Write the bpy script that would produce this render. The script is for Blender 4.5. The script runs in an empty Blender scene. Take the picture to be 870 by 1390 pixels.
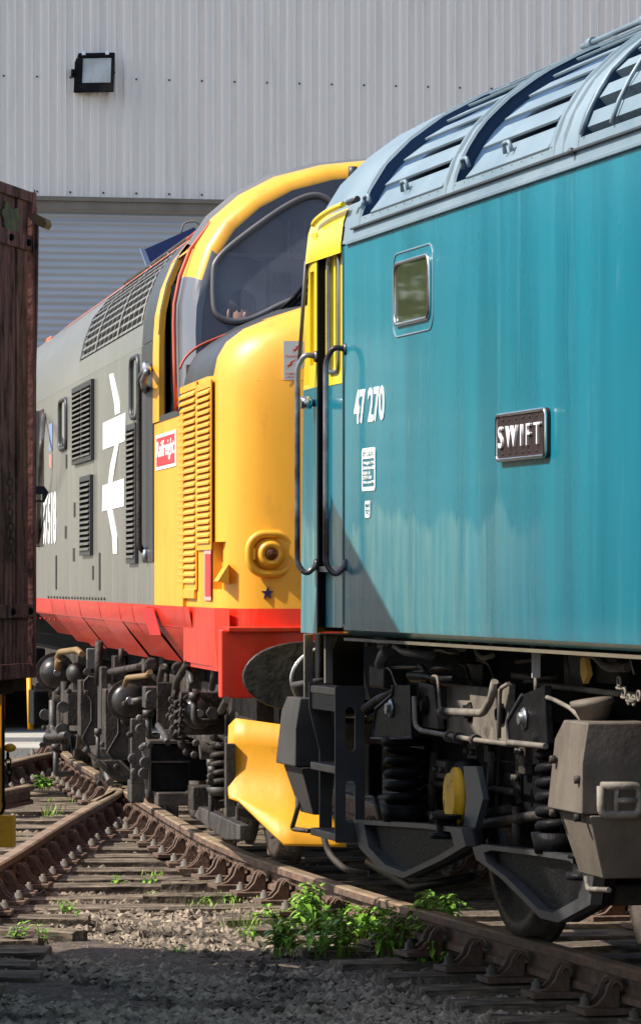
import bpy, bmesh, math, random
from mathutils import Vector, Matrix
R = random.Random(7)
scn = bpy.context.scene
col = scn.collection
PI = math.pi

# ------------------------------------------------------------------ survey of the photograph
FPX, U0, V0, EYE = 5900.0, 435.0, 785.0, 1.57     # focal length in photo pixels, horizon row, eye height above rail

class Frame:
    """a local frame standing on the rails: +y away along the vehicle, +x to its right"""
    def __init__(s, ox, oy, th):
        s.o = Vector((ox, oy, 0)); s.th = th
        s.M = Matrix.Translation(s.o) @ Matrix.Rotation(th, 4, 'Z'); s.I = s.M.inverted()
        s.cam = s.I @ Vector((0, 0, EYE))
    def ray(s, u, v):
        return s.I.to_3x3() @ Vector(((u - U0) / FPX, 1, (V0 - v) / FPX))
    def hit(s, u, v, p, n):
        d = s.ray(u, v); p = Vector(p); n = Vector(n)
        return s.cam + d * ((p - s.cam).dot(n) / d.dot(n))
    def X(s, u, v, x): return s.hit(u, v, (x, 0, 0), (1, 0, 0))
    def Y(s, u, v, y): return s.hit(u, v, (0, y, 0), (0, 1, 0))

TH47 = math.atan(.22); TH37 = math.atan(.14)
F47 = Frame(1.095, 21.586, TH47)
F37 = Frame(.768, 23.084, TH37)
FSH = Frame(0.0, 47.84, math.radians(13.0))
FW = Frame(0, 0, 0)

# ------------------------------------------------------------------ materials
MATS = {}
def mat(name, c, rough=.6, metal=0., var=.12, scale=3., stretch=(1, 1, 1), c2=None, amt=None, bump=0., bscale=40., spec=None, dirt=None, dscale=2., dlo=.5, dhi=.7, coat=0., dstretch=(1,1,1)):
    m = bpy.data.materials.new(name); m.use_nodes = True
    nt = m.node_tree; N = nt.nodes; Lk = nt.links
    b = N['Principled BSDF']
    tc = N.new('ShaderNodeTexCoord'); mp = N.new('ShaderNodeMapping'); mp.inputs['Scale'].default_value = stretch
    Lk.new(tc.outputs['Object'], mp.inputs['Vector'])
    n1 = N.new('ShaderNodeTexNoise'); n1.inputs['Scale'].default_value = scale; n1.inputs['Detail'].default_value = 6
    Lk.new(mp.outputs[0], n1.inputs['Vector'])
    cr = N.new('ShaderNodeValToRGB')
    cr.color_ramp.elements[0].position = .3; cr.color_ramp.elements[1].position = .7
    a = [x * (1 - var) for x in c]; z = [min(1, x * (1 + var)) for x in c] if c2 is None else list(c2)
    cr.color_ramp.elements[0].color = (*a, 1); cr.color_ramp.elements[1].color = (*z, 1)
    Lk.new(n1.outputs['Fac'], cr.inputs['Fac'])
    out = cr.outputs[0]
    if dirt is not None:
        mp2 = N.new('ShaderNodeMapping'); mp2.inputs['Scale'].default_value = dstretch; Lk.new(tc.outputs['Object'], mp2.inputs['Vector'])
        n2 = N.new('ShaderNodeTexNoise'); n2.inputs['Scale'].default_value = dscale; n2.inputs['Detail'].default_value = 8; n2.inputs['Roughness'].default_value = .65
        Lk.new(mp2.outputs[0], n2.inputs['Vector'])
        r2 = N.new('ShaderNodeMapRange'); r2.inputs[1].default_value = dlo; r2.inputs[2].default_value = dhi
        Lk.new(n2.outputs['Fac'], r2.inputs[0])
        mx = N.new('ShaderNodeMix'); mx.data_type = 'RGBA'
        Lk.new(r2.outputs[0], mx.inputs[0]); Lk.new(out, mx.inputs[6]); mx.inputs[7].default_value = (*dirt, 1)
        out = mx.outputs[2]
    Lk.new(out, b.inputs['Base Color'])
    b.inputs['Roughness'].default_value = rough; b.inputs['Metallic'].default_value = metal
    if coat: b.inputs['Coat Weight'].default_value = coat; b.inputs['Coat Roughness'].default_value = .08
    if name in ('black_underframe_paint', 'near_black', 'grimy_brown_metal', 'dull_black_sandbox'): spec = .07 if name != 'grimy_brown_metal' else .2
    if spec is not None: b.inputs['Specular IOR Level'].default_value = spec
    # roughness breaks up a little
    rr = N.new('ShaderNodeMapRange'); rr.inputs[3].default_value = max(.05, rough - .12); rr.inputs[4].default_value = min(1, rough + .12)
    Lk.new(n1.outputs['Fac'], rr.inputs[0]); Lk.new(rr.outputs[0], b.inputs['Roughness'])
    if bump:
        n3 = N.new('ShaderNodeTexNoise'); n3.inputs['Scale'].default_value = bscale; n3.inputs['Detail'].default_value = 5
        Lk.new(tc.outputs['Object'], n3.inputs['Vector'])
        bp = N.new('ShaderNodeBump'); bp.inputs['Strength'].default_value = bump; bp.inputs['Distance'].default_value = .02
        Lk.new(n3.outputs['Fac'], bp.inputs['Height']); Lk.new(bp.outputs[0], b.inputs['Normal'])
    MATS[name] = m
    return m

def glass(name, tint, clear=.6, veil=(.1, .1, .12), veilw=.15, rough=.03, ior=1.5):
    m = bpy.data.materials.new(name); m.use_nodes = True
    nt = m.node_tree; N = nt.nodes; Lk = nt.links; N.clear()
    o = N.new('ShaderNodeOutputMaterial'); t = N.new('ShaderNodeBsdfTransparent'); t.inputs[0].default_value = (*tint, 1)
    d = N.new('ShaderNodeBsdfDiffuse'); d.inputs[0].default_value = (*veil, 1)
    g = N.new('ShaderNodeBsdfGlossy'); g.inputs['Roughness'].default_value = rough
    f = N.new('ShaderNodeFresnel'); f.inputs[0].default_value = ior
    nz = N.new('ShaderNodeTexNoise'); nz.inputs['Scale'].default_value = 6; tc = N.new('ShaderNodeTexCoord'); Lk.new(tc.outputs['Object'], nz.inputs['Vector'])
    mr = N.new('ShaderNodeMapRange'); mr.inputs[3].default_value = veilw * .6; mr.inputs[4].default_value = veilw * 1.4; Lk.new(nz.outputs['Fac'], mr.inputs[0])
    m1 = N.new('ShaderNodeMixShader'); m2 = N.new('ShaderNodeMixShader')
    Lk.new(mr.outputs[0], m1.inputs[0]); Lk.new(t.outputs[0], m1.inputs[1]); Lk.new(d.outputs[0], m1.inputs[2])
    Lk.new(f.outputs[0], m2.inputs[0]); Lk.new(m1.outputs[0], m2.inputs[1]); Lk.new(g.outputs[0], m2.inputs[2])
    Lk.new(m2.outputs[0], o.inputs[0]); MATS[name] = m
    return m

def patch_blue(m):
    """pale reflections painted into the colour low on the side, with a ragged lobed upper edge and vertical runs"""
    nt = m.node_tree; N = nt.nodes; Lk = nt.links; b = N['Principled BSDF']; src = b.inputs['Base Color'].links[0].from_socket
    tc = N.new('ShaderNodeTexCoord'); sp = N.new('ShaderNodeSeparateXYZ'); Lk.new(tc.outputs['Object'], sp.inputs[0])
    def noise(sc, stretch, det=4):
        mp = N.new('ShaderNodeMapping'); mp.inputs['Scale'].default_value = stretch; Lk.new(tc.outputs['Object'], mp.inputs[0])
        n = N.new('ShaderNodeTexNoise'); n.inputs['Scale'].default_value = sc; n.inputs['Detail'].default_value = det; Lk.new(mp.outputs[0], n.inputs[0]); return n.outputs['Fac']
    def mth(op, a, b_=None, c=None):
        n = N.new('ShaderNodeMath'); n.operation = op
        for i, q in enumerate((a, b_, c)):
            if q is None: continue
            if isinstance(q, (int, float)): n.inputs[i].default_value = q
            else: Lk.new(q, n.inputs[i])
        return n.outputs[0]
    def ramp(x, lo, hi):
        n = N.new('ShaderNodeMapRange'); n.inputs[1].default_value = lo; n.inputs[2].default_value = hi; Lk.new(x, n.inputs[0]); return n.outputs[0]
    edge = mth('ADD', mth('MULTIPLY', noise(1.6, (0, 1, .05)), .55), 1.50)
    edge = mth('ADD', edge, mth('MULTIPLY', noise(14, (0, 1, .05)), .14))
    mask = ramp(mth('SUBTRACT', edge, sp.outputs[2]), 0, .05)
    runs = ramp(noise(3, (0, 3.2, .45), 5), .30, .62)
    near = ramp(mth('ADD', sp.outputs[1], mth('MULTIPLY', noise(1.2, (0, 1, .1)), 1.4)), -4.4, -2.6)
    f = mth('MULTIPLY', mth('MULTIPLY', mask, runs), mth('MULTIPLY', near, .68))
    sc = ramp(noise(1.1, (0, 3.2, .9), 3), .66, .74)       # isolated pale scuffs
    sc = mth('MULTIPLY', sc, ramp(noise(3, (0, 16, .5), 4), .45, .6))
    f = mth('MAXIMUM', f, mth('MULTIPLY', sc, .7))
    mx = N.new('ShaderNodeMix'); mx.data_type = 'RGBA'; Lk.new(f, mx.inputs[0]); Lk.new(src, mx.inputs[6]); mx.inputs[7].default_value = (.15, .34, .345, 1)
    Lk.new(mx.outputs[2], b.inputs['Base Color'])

# ------------------------------------------------------------------ mesh building
class MB:
    def __init__(s): s.bm = bmesh.new(); s.mi = 0
    def face(s, pts, mi=None):
        try:
            f = s.bm.faces.new([s.bm.verts.new(p) for p in pts]); f.material_index = s.mi if mi is None else mi; return f
        except ValueError: return None
    def hexa(s, p):   # 8 points: bottom 0-3, top 4-7
        v = [s.bm.verts.new(q) for q in p]
        for f in ((3, 2, 1, 0), (4, 5, 6, 7), (0, 1, 5, 4), (1, 2, 6, 5), (2, 3, 7, 6), (3, 0, 4, 7)):
            s.bm.faces.new([v[i] for i in f]).material_index = s.mi
        return s
    def box(s, x0, x1, y0, y1, z0, z1, mtx=None):
        if x0 > x1: x0, x1 = x1, x0
        if y0 > y1: y0, y1 = y1, y0
        if z0 > z1: z0, z1 = z1, z0
        p = [Vector(q) for q in ((x0, y0, z0), (x1, y0, z0), (x1, y1, z0), (x0, y1, z0), (x0, y0, z1), (x1, y0, z1), (x1, y1, z1), (x0, y1, z1))]
        if mtx: p = [mtx @ q for q in p]
        return s.hexa(p)
    def prism(s, pts, ext):    # closed polygon in 3d extruded by vector ext
        e = Vector(ext); a = [s.bm.verts.new(p) for p in pts]; b = [s.bm.verts.new(Vector(p) + e) for p in pts]; n = len(pts)
        fs = [s.bm.faces.new(a[::-1]), s.bm.faces.new(b)]
        for i in range(n): fs.append(s.bm.faces.new((a[i], a[(i + 1) % n], b[(i + 1) % n], b[i])))
        for f in fs: f.material_index = s.mi
        return s
    def tube(s, pts, r, seg=10, closed=False, caps=True):
        pts = [Vector(p) for p in pts]; n = len(pts); rings = []
        rr = r if isinstance(r, (list, tuple)) else [r] * n
        t0 = (pts[1] - pts[0]).normalized(); up = Vector((0, 0, 1)) if abs(t0.z) < .9 else Vector((1, 0, 0))
        a = t0.cross(up).normalized()
        for i in range(n):
            if closed: t = (pts[(i + 1) % n] - pts[i - 1]).normalized()
            else: t = (pts[min(i + 1, n - 1)] - pts[max(i - 1, 0)]).normalized()
            a = (a - t * a.dot(t)); a = a.normalized() if a.length > 1e-6 else t.orthogonal().normalized()
            b = t.cross(a)
            rings.append([s.bm.verts.new(pts[i] + (a * math.cos(2 * PI * k / seg) + b * math.sin(2 * PI * k / seg)) * rr[i]) for k in range(seg)])
        m = n if closed else n - 1
        for i in range(m):
            A, B = rings[i], rings[(i + 1) % n]
            for k in range(seg):
                f = s.bm.faces.new((A[k], A[(k + 1) % seg], B[(k + 1) % seg], B[k])); f.material_index = s.mi; f.smooth = True
        if caps and not closed:
            s.bm.faces.new(rings[0][::-1]).material_index = s.mi; s.bm.faces.new(rings[-1]).material_index = s.mi
        return s
    def cyl(s, p0, p1, r, seg=24, r2=None): return s.tube([p0, p1], [r, r if r2 is None else r2], seg)
    def lathe(s, p, axis, prof, seg=28):   # prof: (distance along axis, radius)
        p = Vector(p); ax = Vector(axis).normalized()
        return s.tube([p + ax * d for d, _ in prof], [max(r, 1e-4) for _, r in prof], seg) if False else s._lathe(p, ax, prof, seg)
    def _lathe(s, p, ax, prof, seg):
        a = ax.orthogonal().normalized(); b = ax.cross(a); rings = []
        for d, r in prof:
            r = max(r, 1e-4)
            rings.append([s.bm.verts.new(p + ax * d + (a * math.cos(2 * PI * k / seg) + b * math.sin(2 * PI * k / seg)) * r) for k in range(seg)])
        for A, B in zip(rings, rings[1:]):
            for k in range(seg):
                f = s.bm.faces.new((A[k], A[(k + 1) % seg], B[(k + 1) % seg], B[k])); f.material_index = s.mi; f.smooth = True
        s.bm.faces.new(rings[0][::-1]).material_index = s.mi; s.bm.faces.new(rings[-1]).material_index = s.mi
        return s
    def sphere(s, p, r, seg=14, sc=(1, 1, 1)):
        prof = [(-math.cos(PI * i / 10) * r, math.sin(PI * i / 10) * r) for i in range(11)]
        n0 = len(s.bm.verts); s._lathe(Vector((0, 0, 0)), Vector((0, 0, 1)), prof, seg); s.bm.verts.ensure_lookup_table()
        for v in s.bm.verts[n0:]: v.co = Vector((v.co.x * sc[0], v.co.y * sc[1], v.co.z * sc[2])) + Vector(p)
        return s
    def coil(s, p, r, w, h, turns, seg=10):
        p = Vector(p); n = int(turns * 16)
        return s.tube([p + Vector((r * math.cos(2 * PI * i / 16), r * math.sin(2 * PI * i / 16), h * i / n)) for i in range(n + 1)], w, seg)
    def loft(s, rings, mf=None, smooth=True):
        vr = [[s.bm.verts.new(p) for p in r] for r in rings]
        for i in range(len(vr) - 1):
            for k in range(len(vr[0]) - 1):
                q = (vr[i][k], vr[i][k + 1], vr[i + 1][k + 1], vr[i + 1][k])
                try: f = s.bm.faces.new(q)
                except ValueError: continue
                f.smooth = smooth; f.material_index = mf(f.calc_center_median()) if mf else s.mi
        return vr
    def holed(s, outer, holes, ext=None):
        """planar sheet with holes (triangle fill); ext gives it thickness"""
        es = []
        for lp in [outer] + holes:
            vs = [s.bm.verts.new(p) for p in lp]
            for i in range(len(vs)): es.append(s.bm.edges.new((vs[i], vs[(i + 1) % len(vs)])))
        r = bmesh.ops.triangle_fill(s.bm, edges=es, use_beauty=True)
        fs = [g for g in r['geom'] if isinstance(g, bmesh.types.BMFace)]
        for f in fs: f.material_index = s.mi
        if ext is not None:
            e = bmesh.ops.extrude_face_region(s.bm, geom=fs)
            for g in e['geom']:
                if isinstance(g, bmesh.types.BMVert): g.co += Vector(ext)
        return s
    def build(s, name, m, parent=None, bevel=0, smooth=False, ang=35, fixn=True, frame=None):
        if fixn: bmesh.ops.recalc_face_normals(s.bm, faces=s.bm.faces)
        me = bpy.data.meshes.new(name); s.bm.to_mesh(me); s.bm.free()
        for q in (m if isinstance(m, (list, tuple)) else [m]): me.materials.append(q)
        if smooth: me.shade_smooth(); me.set_sharp_from_angle(angle=math.radians(ang))
        o = bpy.data.objects.new(name, me); col.objects.link(o)
        if parent is not None: o.parent = parent
        elif frame is not None: o.matrix_world = frame.M
        if bevel:
            b = o.modifiers.new('bevel', 'BEVEL'); b.width = bevel; b.segments = 2; b.limit_method = 'ANGLE'; b.angle_limit = math.radians(40); b.harden_normals = True
            if not smooth:
                me.shade_smooth(); me.set_sharp_from_angle(angle=math.radians(30))
        return o

def tag(o, label=None, cat=None, group=None, kind=None):
    if label: o['label'] = label
    if cat: o['category'] = cat
    if group: o['group'] = group
    if kind: o['kind'] = kind
    return o
def empty(name, loc, rz=0):
    o = bpy.data.objects.new(name, None); o.location = loc; o.rotation_euler = (0, 0, rz); o.empty_display_size = .3; col.objects.link(o); return o
KIDS = {}
def copy_tree(o, loc, rz=0, label=None, parent=None):
    c = o.copy(); col.objects.link(c); c.location = loc; c.rotation_euler = (0, 0, rz)
    if label: c['label'] = label
    if parent: c.parent = parent
    for ch in [k for k in o.children]:
        d = ch.copy(); col.objects.link(d); d.parent = c
    return c

def text_mb(body, size, place, xs=1., depth=.003, bold=0., align='LEFT', space=1.):
    """lettering as a mesh; place is a 4x4 taking text x,y,z to the local frame"""
    cu = bpy.data.curves.new('lettering', 'FONT'); cu.body = body; cu.size = size; cu.extrude = depth; cu.offset = bold; cu.align_x = align; cu.space_character = space; cu.resolution_u = 3
    o = bpy.data.objects.new('lettering', cu); col.objects.link(o)
    dg = bpy.context.evaluated_depsgraph_get(); dg.update()
    me = bpy.data.meshes.new_from_object(o.evaluated_get(dg)); bpy.data.objects.remove(o); bpy.data.curves.remove(cu)
    mb = MB(); mb.bm.from_mesh(me); bpy.data.meshes.remove(me)
    for v in mb.bm.verts: v.co = place @ Vector((v.co.x * xs, v.co.y, v.co.z))
    return mb
def side_place(y, z, x):   # text on a left-hand side: runs towards the camera, faces -x
    return Matrix(((0, 0, -1, x), (-1, 0, 0, y), (0, 1, 0, z), (0, 0, 0, 1)))
def front_place(x, z, y):  # text on a face towards the camera (normal -y)
    return Matrix(((1, 0, 0, x), (0, 0, -1, y), (0, 1, 0, z), (0, 0, 0, 1)))

# box whose camera-facing end fills u0..u1, v0..v1 (photo survey), left side in plane x = xl, dy long
def fb(mb, F, u0, u1, v0, v1, xl, dy):
    a = F.X(u0, v1, xl); b = F.Y(u1, v0, a.y); c = F.X(u0, v0, xl)
    mb.box(a.x, b.x, a.y, a.y + dy, a.z, c.z); return a.x, b.x, a.y, a.z, c.z
def pside(F, pts, x): return [F.X(u, v, x) for u, v in pts]
def pfront(F, pts, y): return [F.Y(u, v, y) for u, v in pts]
def smoothpoly(pts, n=3, closed=True):   # chaikin
    for _ in range(n):
        o = []; m = len(pts)
        for i in range(m if closed else m - 1):
            a = Vector(pts[i]); b = Vector(pts[(i + 1) % m]); o += [a * .75 + b * .25, a * .25 + b * .75]
        pts = o
    return pts
def bend(pts, r=.04, n=4):  # round the corners of an open path
    pts = [Vector(p) for p in pts]; o = [pts[0]]
    for i in range(1, len(pts) - 1):
        a, b, c = pts[i - 1], pts[i], pts[i + 1]
        d1 = (a - b); d2 = (c - b); k = min(r, d1.length * .45, d2.length * .45)
        p = b + d1.normalized() * k; q = b + d2.normalized() * k
        for j in range(n + 1):
            t = j / n; o.append(p * (1 - t) ** 2 + b * 2 * t * (1 - t) + q * t * t)
    return o + [pts[-1]]

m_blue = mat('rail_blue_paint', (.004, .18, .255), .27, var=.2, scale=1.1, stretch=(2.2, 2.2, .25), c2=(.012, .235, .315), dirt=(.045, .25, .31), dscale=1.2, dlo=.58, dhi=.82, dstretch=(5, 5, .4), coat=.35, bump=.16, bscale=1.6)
patch_blue(m_blue)  # adds the painted reflection band to the blue
m_blueroof = mat('pale_sky_roof_paint', (.15, .215, .255), .45, var=.1, scale=2, c2=(.22, .285, .32), coat=.05)  # base kept pale to carry the sky reflecting on the roof
m_cream = mat('yellow_cab_paint', (.80, .60, .008), .32, var=.06, coat=.3)
m_yel = mat('warm_yellow_paint', (.82, .385, .028), .42, var=.07, scale=1.5, stretch=(3, 3, .5), coat=.08, dirt=(.50, .22, .035), dscale=5, dlo=.58, dhi=.85, dstretch=(1, 1, .5), bump=.05, bscale=5)
m_grey = mat('freight_grey_paint', (.155, .150, .13), .36, var=.1, scale=2, stretch=(5, 5, .3), c2=(.225, .215, .19), coat=.15, dirt=(.17, .15, .12), dscale=1.5, dstretch=(6, 6, .5), dlo=.58, dhi=.8)
m_dgrey = mat('dark_grey_paint', (.045, .045, .048), .42, var=.15)
m_pillar = mat('grey_pillar_paint', (.13, .135, .15), .32, var=.1, coat=.3)
m_red = mat('red_skirt_paint', (.74, .028, .008), .38, var=.12, scale=2, stretch=(6, 6, .6), coat=.2, dirt=(.46, .10, .055), dscale=2.4, dlo=.54, dhi=.80, dstretch=(6, 6, .6))
m_orange = mat('orange_stripe_paint', (.62, .16, .07), .6)
m_black = mat('black_underframe_paint', (.0045, .0045, .0055), .45, var=.4, scale=8, c2=(.014, .0135, .0145), bump=.2, bscale=60)
m_grime = mat('grimy_brown_metal', (.040, .032, .028), .55, var=.4, scale=7, c2=(.085, .068, .055), bump=.4, bscale=50, dirt=(.02, .017, .015), dscale=6)
m_dust = mat('dusty_metal', (.17, .145, .115), .7, var=.25, scale=6, c2=(.25, .215, .17), dirt=(.045, .035, .03), dscale=5, bump=.2)
m_mid = mat('oily_grey_brown_metal', (.042, .035, .030), .5, var=.3, scale=6, c2=(.10, .084, .070), dirt=(.022, .018, .016), dscale=5, dlo=.45, dhi=.65, bump=.2)
m_deep = mat('near_black', (.006, .006, .007), .8, var=.2)  # near-black for insides, backings and small dark parts
m_steel = mat('bare_steel', (.35, .36, .38), .32, metal=.9, var=.15, scale=8)
m_hand = mat('handrail_metal', (.30, .31, .34), .38, metal=.5, var=.3, scale=5, dirt=(.05, .03, .03), dscale=3, dlo=.4, dhi=.6)
m_ploughy = mat('snowplough_yellow', (.74, .33, .006), .5, var=.08, scale=5, dirt=(.42, .19, .02), dscale=7, dlo=.58, dhi=.75, bump=.10, bscale=14)
m_white = mat('white_lettering', (.80, .81, .80), .5, var=.03)
m_redp = mat('red_sign_paint', (.70, .04, .045), .4, var=.05)
m_rust = mat('rusty_iron', (.10, .055, .035), .8, var=.35, scale=9, c2=(.205, .12, .078), dirt=(.07, .05, .045), dscale=8, bump=.5, bscale=50)
m_railtop = mat('worn_rail_head', (.24, .16, .10), .5, metal=.2, var=.3, scale=4, c2=(.38, .28, .18), bump=.15)
m_wood = mat('weathered_sleeper_timber', (.11, .078, .05), .9, var=.4, scale=5, stretch=(1.2, 12, 12), c2=(.30, .23, .155), dirt=(.035, .026, .018), dscale=3, dlo=.42, dhi=.62, dstretch=(1.5, 8, 8), bump=.8, bscale=22)
m_mar = mat('maroon_wagon_paint', (.15, .048, .042), .9, var=.3, scale=3, stretch=(8, 8, .5), c2=(.25, .115, .095), dirt=(.030, .016, .014), dscale=4, dlo=.44, dhi=.64, dstretch=(3, 3, 1), bump=.5, bscale=30, spec=.08)
m_moss = mat('mossy_timber', (.05, .05, .02), .9, var=.4, scale=12, c2=(.12, .11, .03), bump=.6)
m_wall = mat('grey_corrugated_cladding', (.93, .83, .74), .6, var=.05, scale=1.2, stretch=(4, 4, .25), dirt=(.66, .59, .52), dscale=1.6, dlo=.54, dhi=.85, dstretch=(5, 5, .4))
m_shut = mat('galvanised_shutter', (.52, .51, .51), .42, metal=.2, var=.08, scale=1.5, stretch=(.5, 1, 2))
m_brown = mat('rusty_flashing', (.23, .19, .145), .6, var=.2, scale=2, stretch=(2, 1, 1))
m_navy = mat('navy_blue_paint', (.012, .025, .13), .45)
m_glassw = glass('dusty_skyveil_glass', (.75, .77, .82), veil=(.24, .25, .30), veilw=.32)  # veil is dust plus sky reflection put in as a bluish tone
m_glassb = glass('side_window_glass', (.10, .12, .11), veil=(.10, .12, .06), veilw=.5, ior=2.3)
m_glassd = glass('dark_window_glass', (.03, .035, .04), veil=(.04, .05, .05), veilw=.3)
m_lens = glass('floodlight_glass', (.3, .3, .3), veil=(.45, .45, .42), veilw=.7)
m_chrome = mat('polished_metal', (.7, .68, .65), .22, metal=1., var=.08, scale=10)
m_plate = mat('dark_brown_plate_face', (.022, .010, .008), .7, var=.3, scale=20)
m_skin = mat('skin', (.55, .30, .21), .5, var=.05)
m_hair = mat('dark_hair', (.02, .014, .01), .6, var=.3, scale=40)
m_cloth = mat('navy_work_jacket', (.02, .028, .06), .9)
m_leaf = mat('bright_weed_leaves', (.09, .26, .02), .45, var=.4, scale=14, c2=(.32, .58, .07))
m_grass = mat('grass_blades', (.15, .30, .03), .6, var=.3, scale=10, c2=(.35, .48, .08))
m_tree = mat('tree_foliage', (.06, .12, .02), .6, var=.4, scale=2, c2=(.14, .22, .04))
m_bark = mat('bark', (.09, .065, .045), .9, var=.3, scale=8)
m_conc = mat('pale_concrete', (.45, .42, .37), .85, var=.15, scale=3, dirt=(.25, .22, .17), dscale=3, bump=.2)
m_floor = mat('olive_shed_floor', (.16, .145, .08), .6, var=.2, scale=1.5)
m_ballast = mat('ballast', (.060, .043, .029), .95, var=.4, scale=30, c2=(.17, .13, .09), bump=1., bscale=45, dirt=(.045, .04, .03), dscale=5)
m_stone = mat('ballast_stone', (.17, .125, .085), .9, var=.35, scale=17, c2=(.46, .37, .27), dirt=(.055, .040, .028), dscale=1.7, dlo=.46, dhi=.60)
m_grease = mat('greased_buffer_face', (.02, .018, .017), .38, var=.5, scale=14, c2=(.06, .055, .05), bump=.2)
m_rubber = mat('black_rubber', (.06, .055, .06), .45, var=.1)
m_redrub = mat('red_seal', (.42, .06, .025), .5)
# ================================================================== BLUE LOCOMOTIVE (right, near)
L47 = empty('diesel_locomotive', F47.o, TH47)
tag(L47, 'blue diesel locomotive with pale blue louvred roof, yellow cab door and SWIFT nameplate', 'locomotive')
XS = -1.33
TAIL = -18.3
B = lambda u, v, x=XS: F47.X(u, v, x)
def y47(u, x=XS): return F47.X(u, 785, x).y
yd0 = y47(430); yd1 = y47(464.5)          # cab door opening
ycorner = y47(405)
SILL, CANT = 1.34, 3.10
roofL = [(-1.33, 3.10), (-1.318, 3.20), (-1.275, 3.32), (-1.20, 3.44), (-1.09, 3.55), (-.94, 3.66), (-.75, 3.76), (-.52, 3.845), (-.27, 3.895), (0, 3.91)]
def mirror(p): return p + [(-x, z) for x, z in reversed(p[:-1])]
def ring(prof, y, inset=0., zc=2.9, dz=0.):
    return [(x * (1 - inset / 1.33), y, z - inset * .55 * max(0, (z - zc)) / .9 - dz) for x, z in prof]
# body side: one long skin with a folded bottom lip
mb = MB()
prof = [(-1.20, 1.30), (-1.29, 1.31), (-1.325, 1.335), (XS, 1.36), (XS, 2.0), (XS, 2.6), (XS, CANT - .012)]
mb.loft([[(x, y, z) for x, z in prof] for y in [TAIL + i * (yd1 - TAIL) / 30 for i in range(31)]])
mb.loft([[(-x, y, z) for x, z in prof] for y in (TAIL, 0.05)])
mb.box(-1.28, 1.28, TAIL - .01, TAIL + .02, 1.31, 3.08)
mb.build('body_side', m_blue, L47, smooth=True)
# inside shell so that nothing shows through the openings
mb = MB(); mb.box(-1.20, 1.20, TAIL + .1, -.45, 1.32, 2.95); mb.build('engine_room_wall', m_deep, L47)
# dirty sill strip below the paint
mb = MB(); mb.box(-1.326, -1.20, TAIL, yd1 - .01, 1.285, 1.297); mb.build('sill_angle', mat('sill_rust', (.30, .25, .17), .6, var=.4, scale=6, c2=(.12, .10, .07)), L47)
# roof: solid strips, louvre bays, grille bay
bays = []
def roofstrip(m, y0, y1, n=3, pts=roofL, off=0.):
    P = mirror(pts)
    m.loft([ring([(x * (1 + off), z + off * .8) for x, z in P], y0 + (y1 - y0) * i / n) for i in range(n + 1)])
yA0, yA1 = y47(487), y47(603)     # bay 1 far and near edge
yB0, yB1 = y47(612), y47(748)
yC0, yC1 = y47(783), y47(783) - 1.5
rf = MB()
roofstrip(rf, -.9, yA0); roofstrip(rf, yA1, yB0); roofstrip(rf, yB1, yC0); roofstrip(rf, yC1, TAIL, 6)
# the right-hand half and top/bottom borders of the bays stay solid
half = roofL[::-1]
for a, b in ((yA0, yA1), (yB0, yB1), (yC0, yC1)):
    rf.loft([[(x, y, z) for x, z in roofL[:2]] for y in (a, b)])
    rf.loft([[(x, y, z) for x, z in roofL[7:]] + [(-x, y, z) for x, z in roofL[::-1][1:]] for y in (a, b)])
# cab dome: falls away towards the windscreens
for i in range(7):
    pass
dome = [ring(mirror(roofL), -.9 + .15 * i, inset=[0, .01, .03, .07, .13, .22, .36][i], dz=[0, .005, .015, .03, .06, .10, .17][i]) for i in range(7)]
rf.loft(dome)
ro = rf.build('roof', m_blueroof, L47, smooth=True, ang=50)
# interpolation along the left roof curve, t = 0..1
def rc(t, off=0.):
    seg = [(Vector(roofL[i]), Vector(roofL[i + 1])) for i in range(len(roofL) - 1)]
    Ls = [(b - a).length for a, b in seg]; d = t * sum(Ls)
    for (a, b), l in zip(seg, Ls):
        if d <= l: 
            p = a + (b - a) * (d / l); n = Vector((-(b - a).y, (b - a).x)).normalized(); return p + n * off
        d -= l
    a, b = seg[-1]; return b
TT = [rc(i / 200) for i in range(201)]
def tz(z): return min(range(201), key=lambda i: abs(TT[i].y - z)) / 200
t0, t1 = tz(3.20), tz(3.845)
m_recess = mat('navy_recess_shade', (.012, .045, .10), .5)  # navy backing paints in the shadow inside the louvre and grille bays
# raised arched ribs around the bays
for ya, w in ((yA0 + .03, .035), (yA1 + .02, .035), (yB0, .035), (yB1, .03), (yB1 - .13, .03), (yC0 + .02, .03), (yC1 - .02, .04)):
    rb = MB()
    pts = [rc(t0 * .6 + (1.0 - t0 * .6) * i / 24, .0) for i in range(25)]
    out = [rc(t0 * .6 + (1.0 - t0 * .6) * i / 24, .012 if 0 < i < 24 else .004) for i in range(25)]
    A = [[(p.x, ya - w / 2, p.y) for p in pts], [(p.x, ya - w / 2 + .006, p.y) for p in out], [(p.x, ya + w / 2 - .006, p.y) for p in out], [(p.x, ya + w / 2, p.y) for p in pts]]
    rb.loft(A); rb.build('roof_rib', m_blueroof, ro, smooth=True, ang=30)
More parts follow.
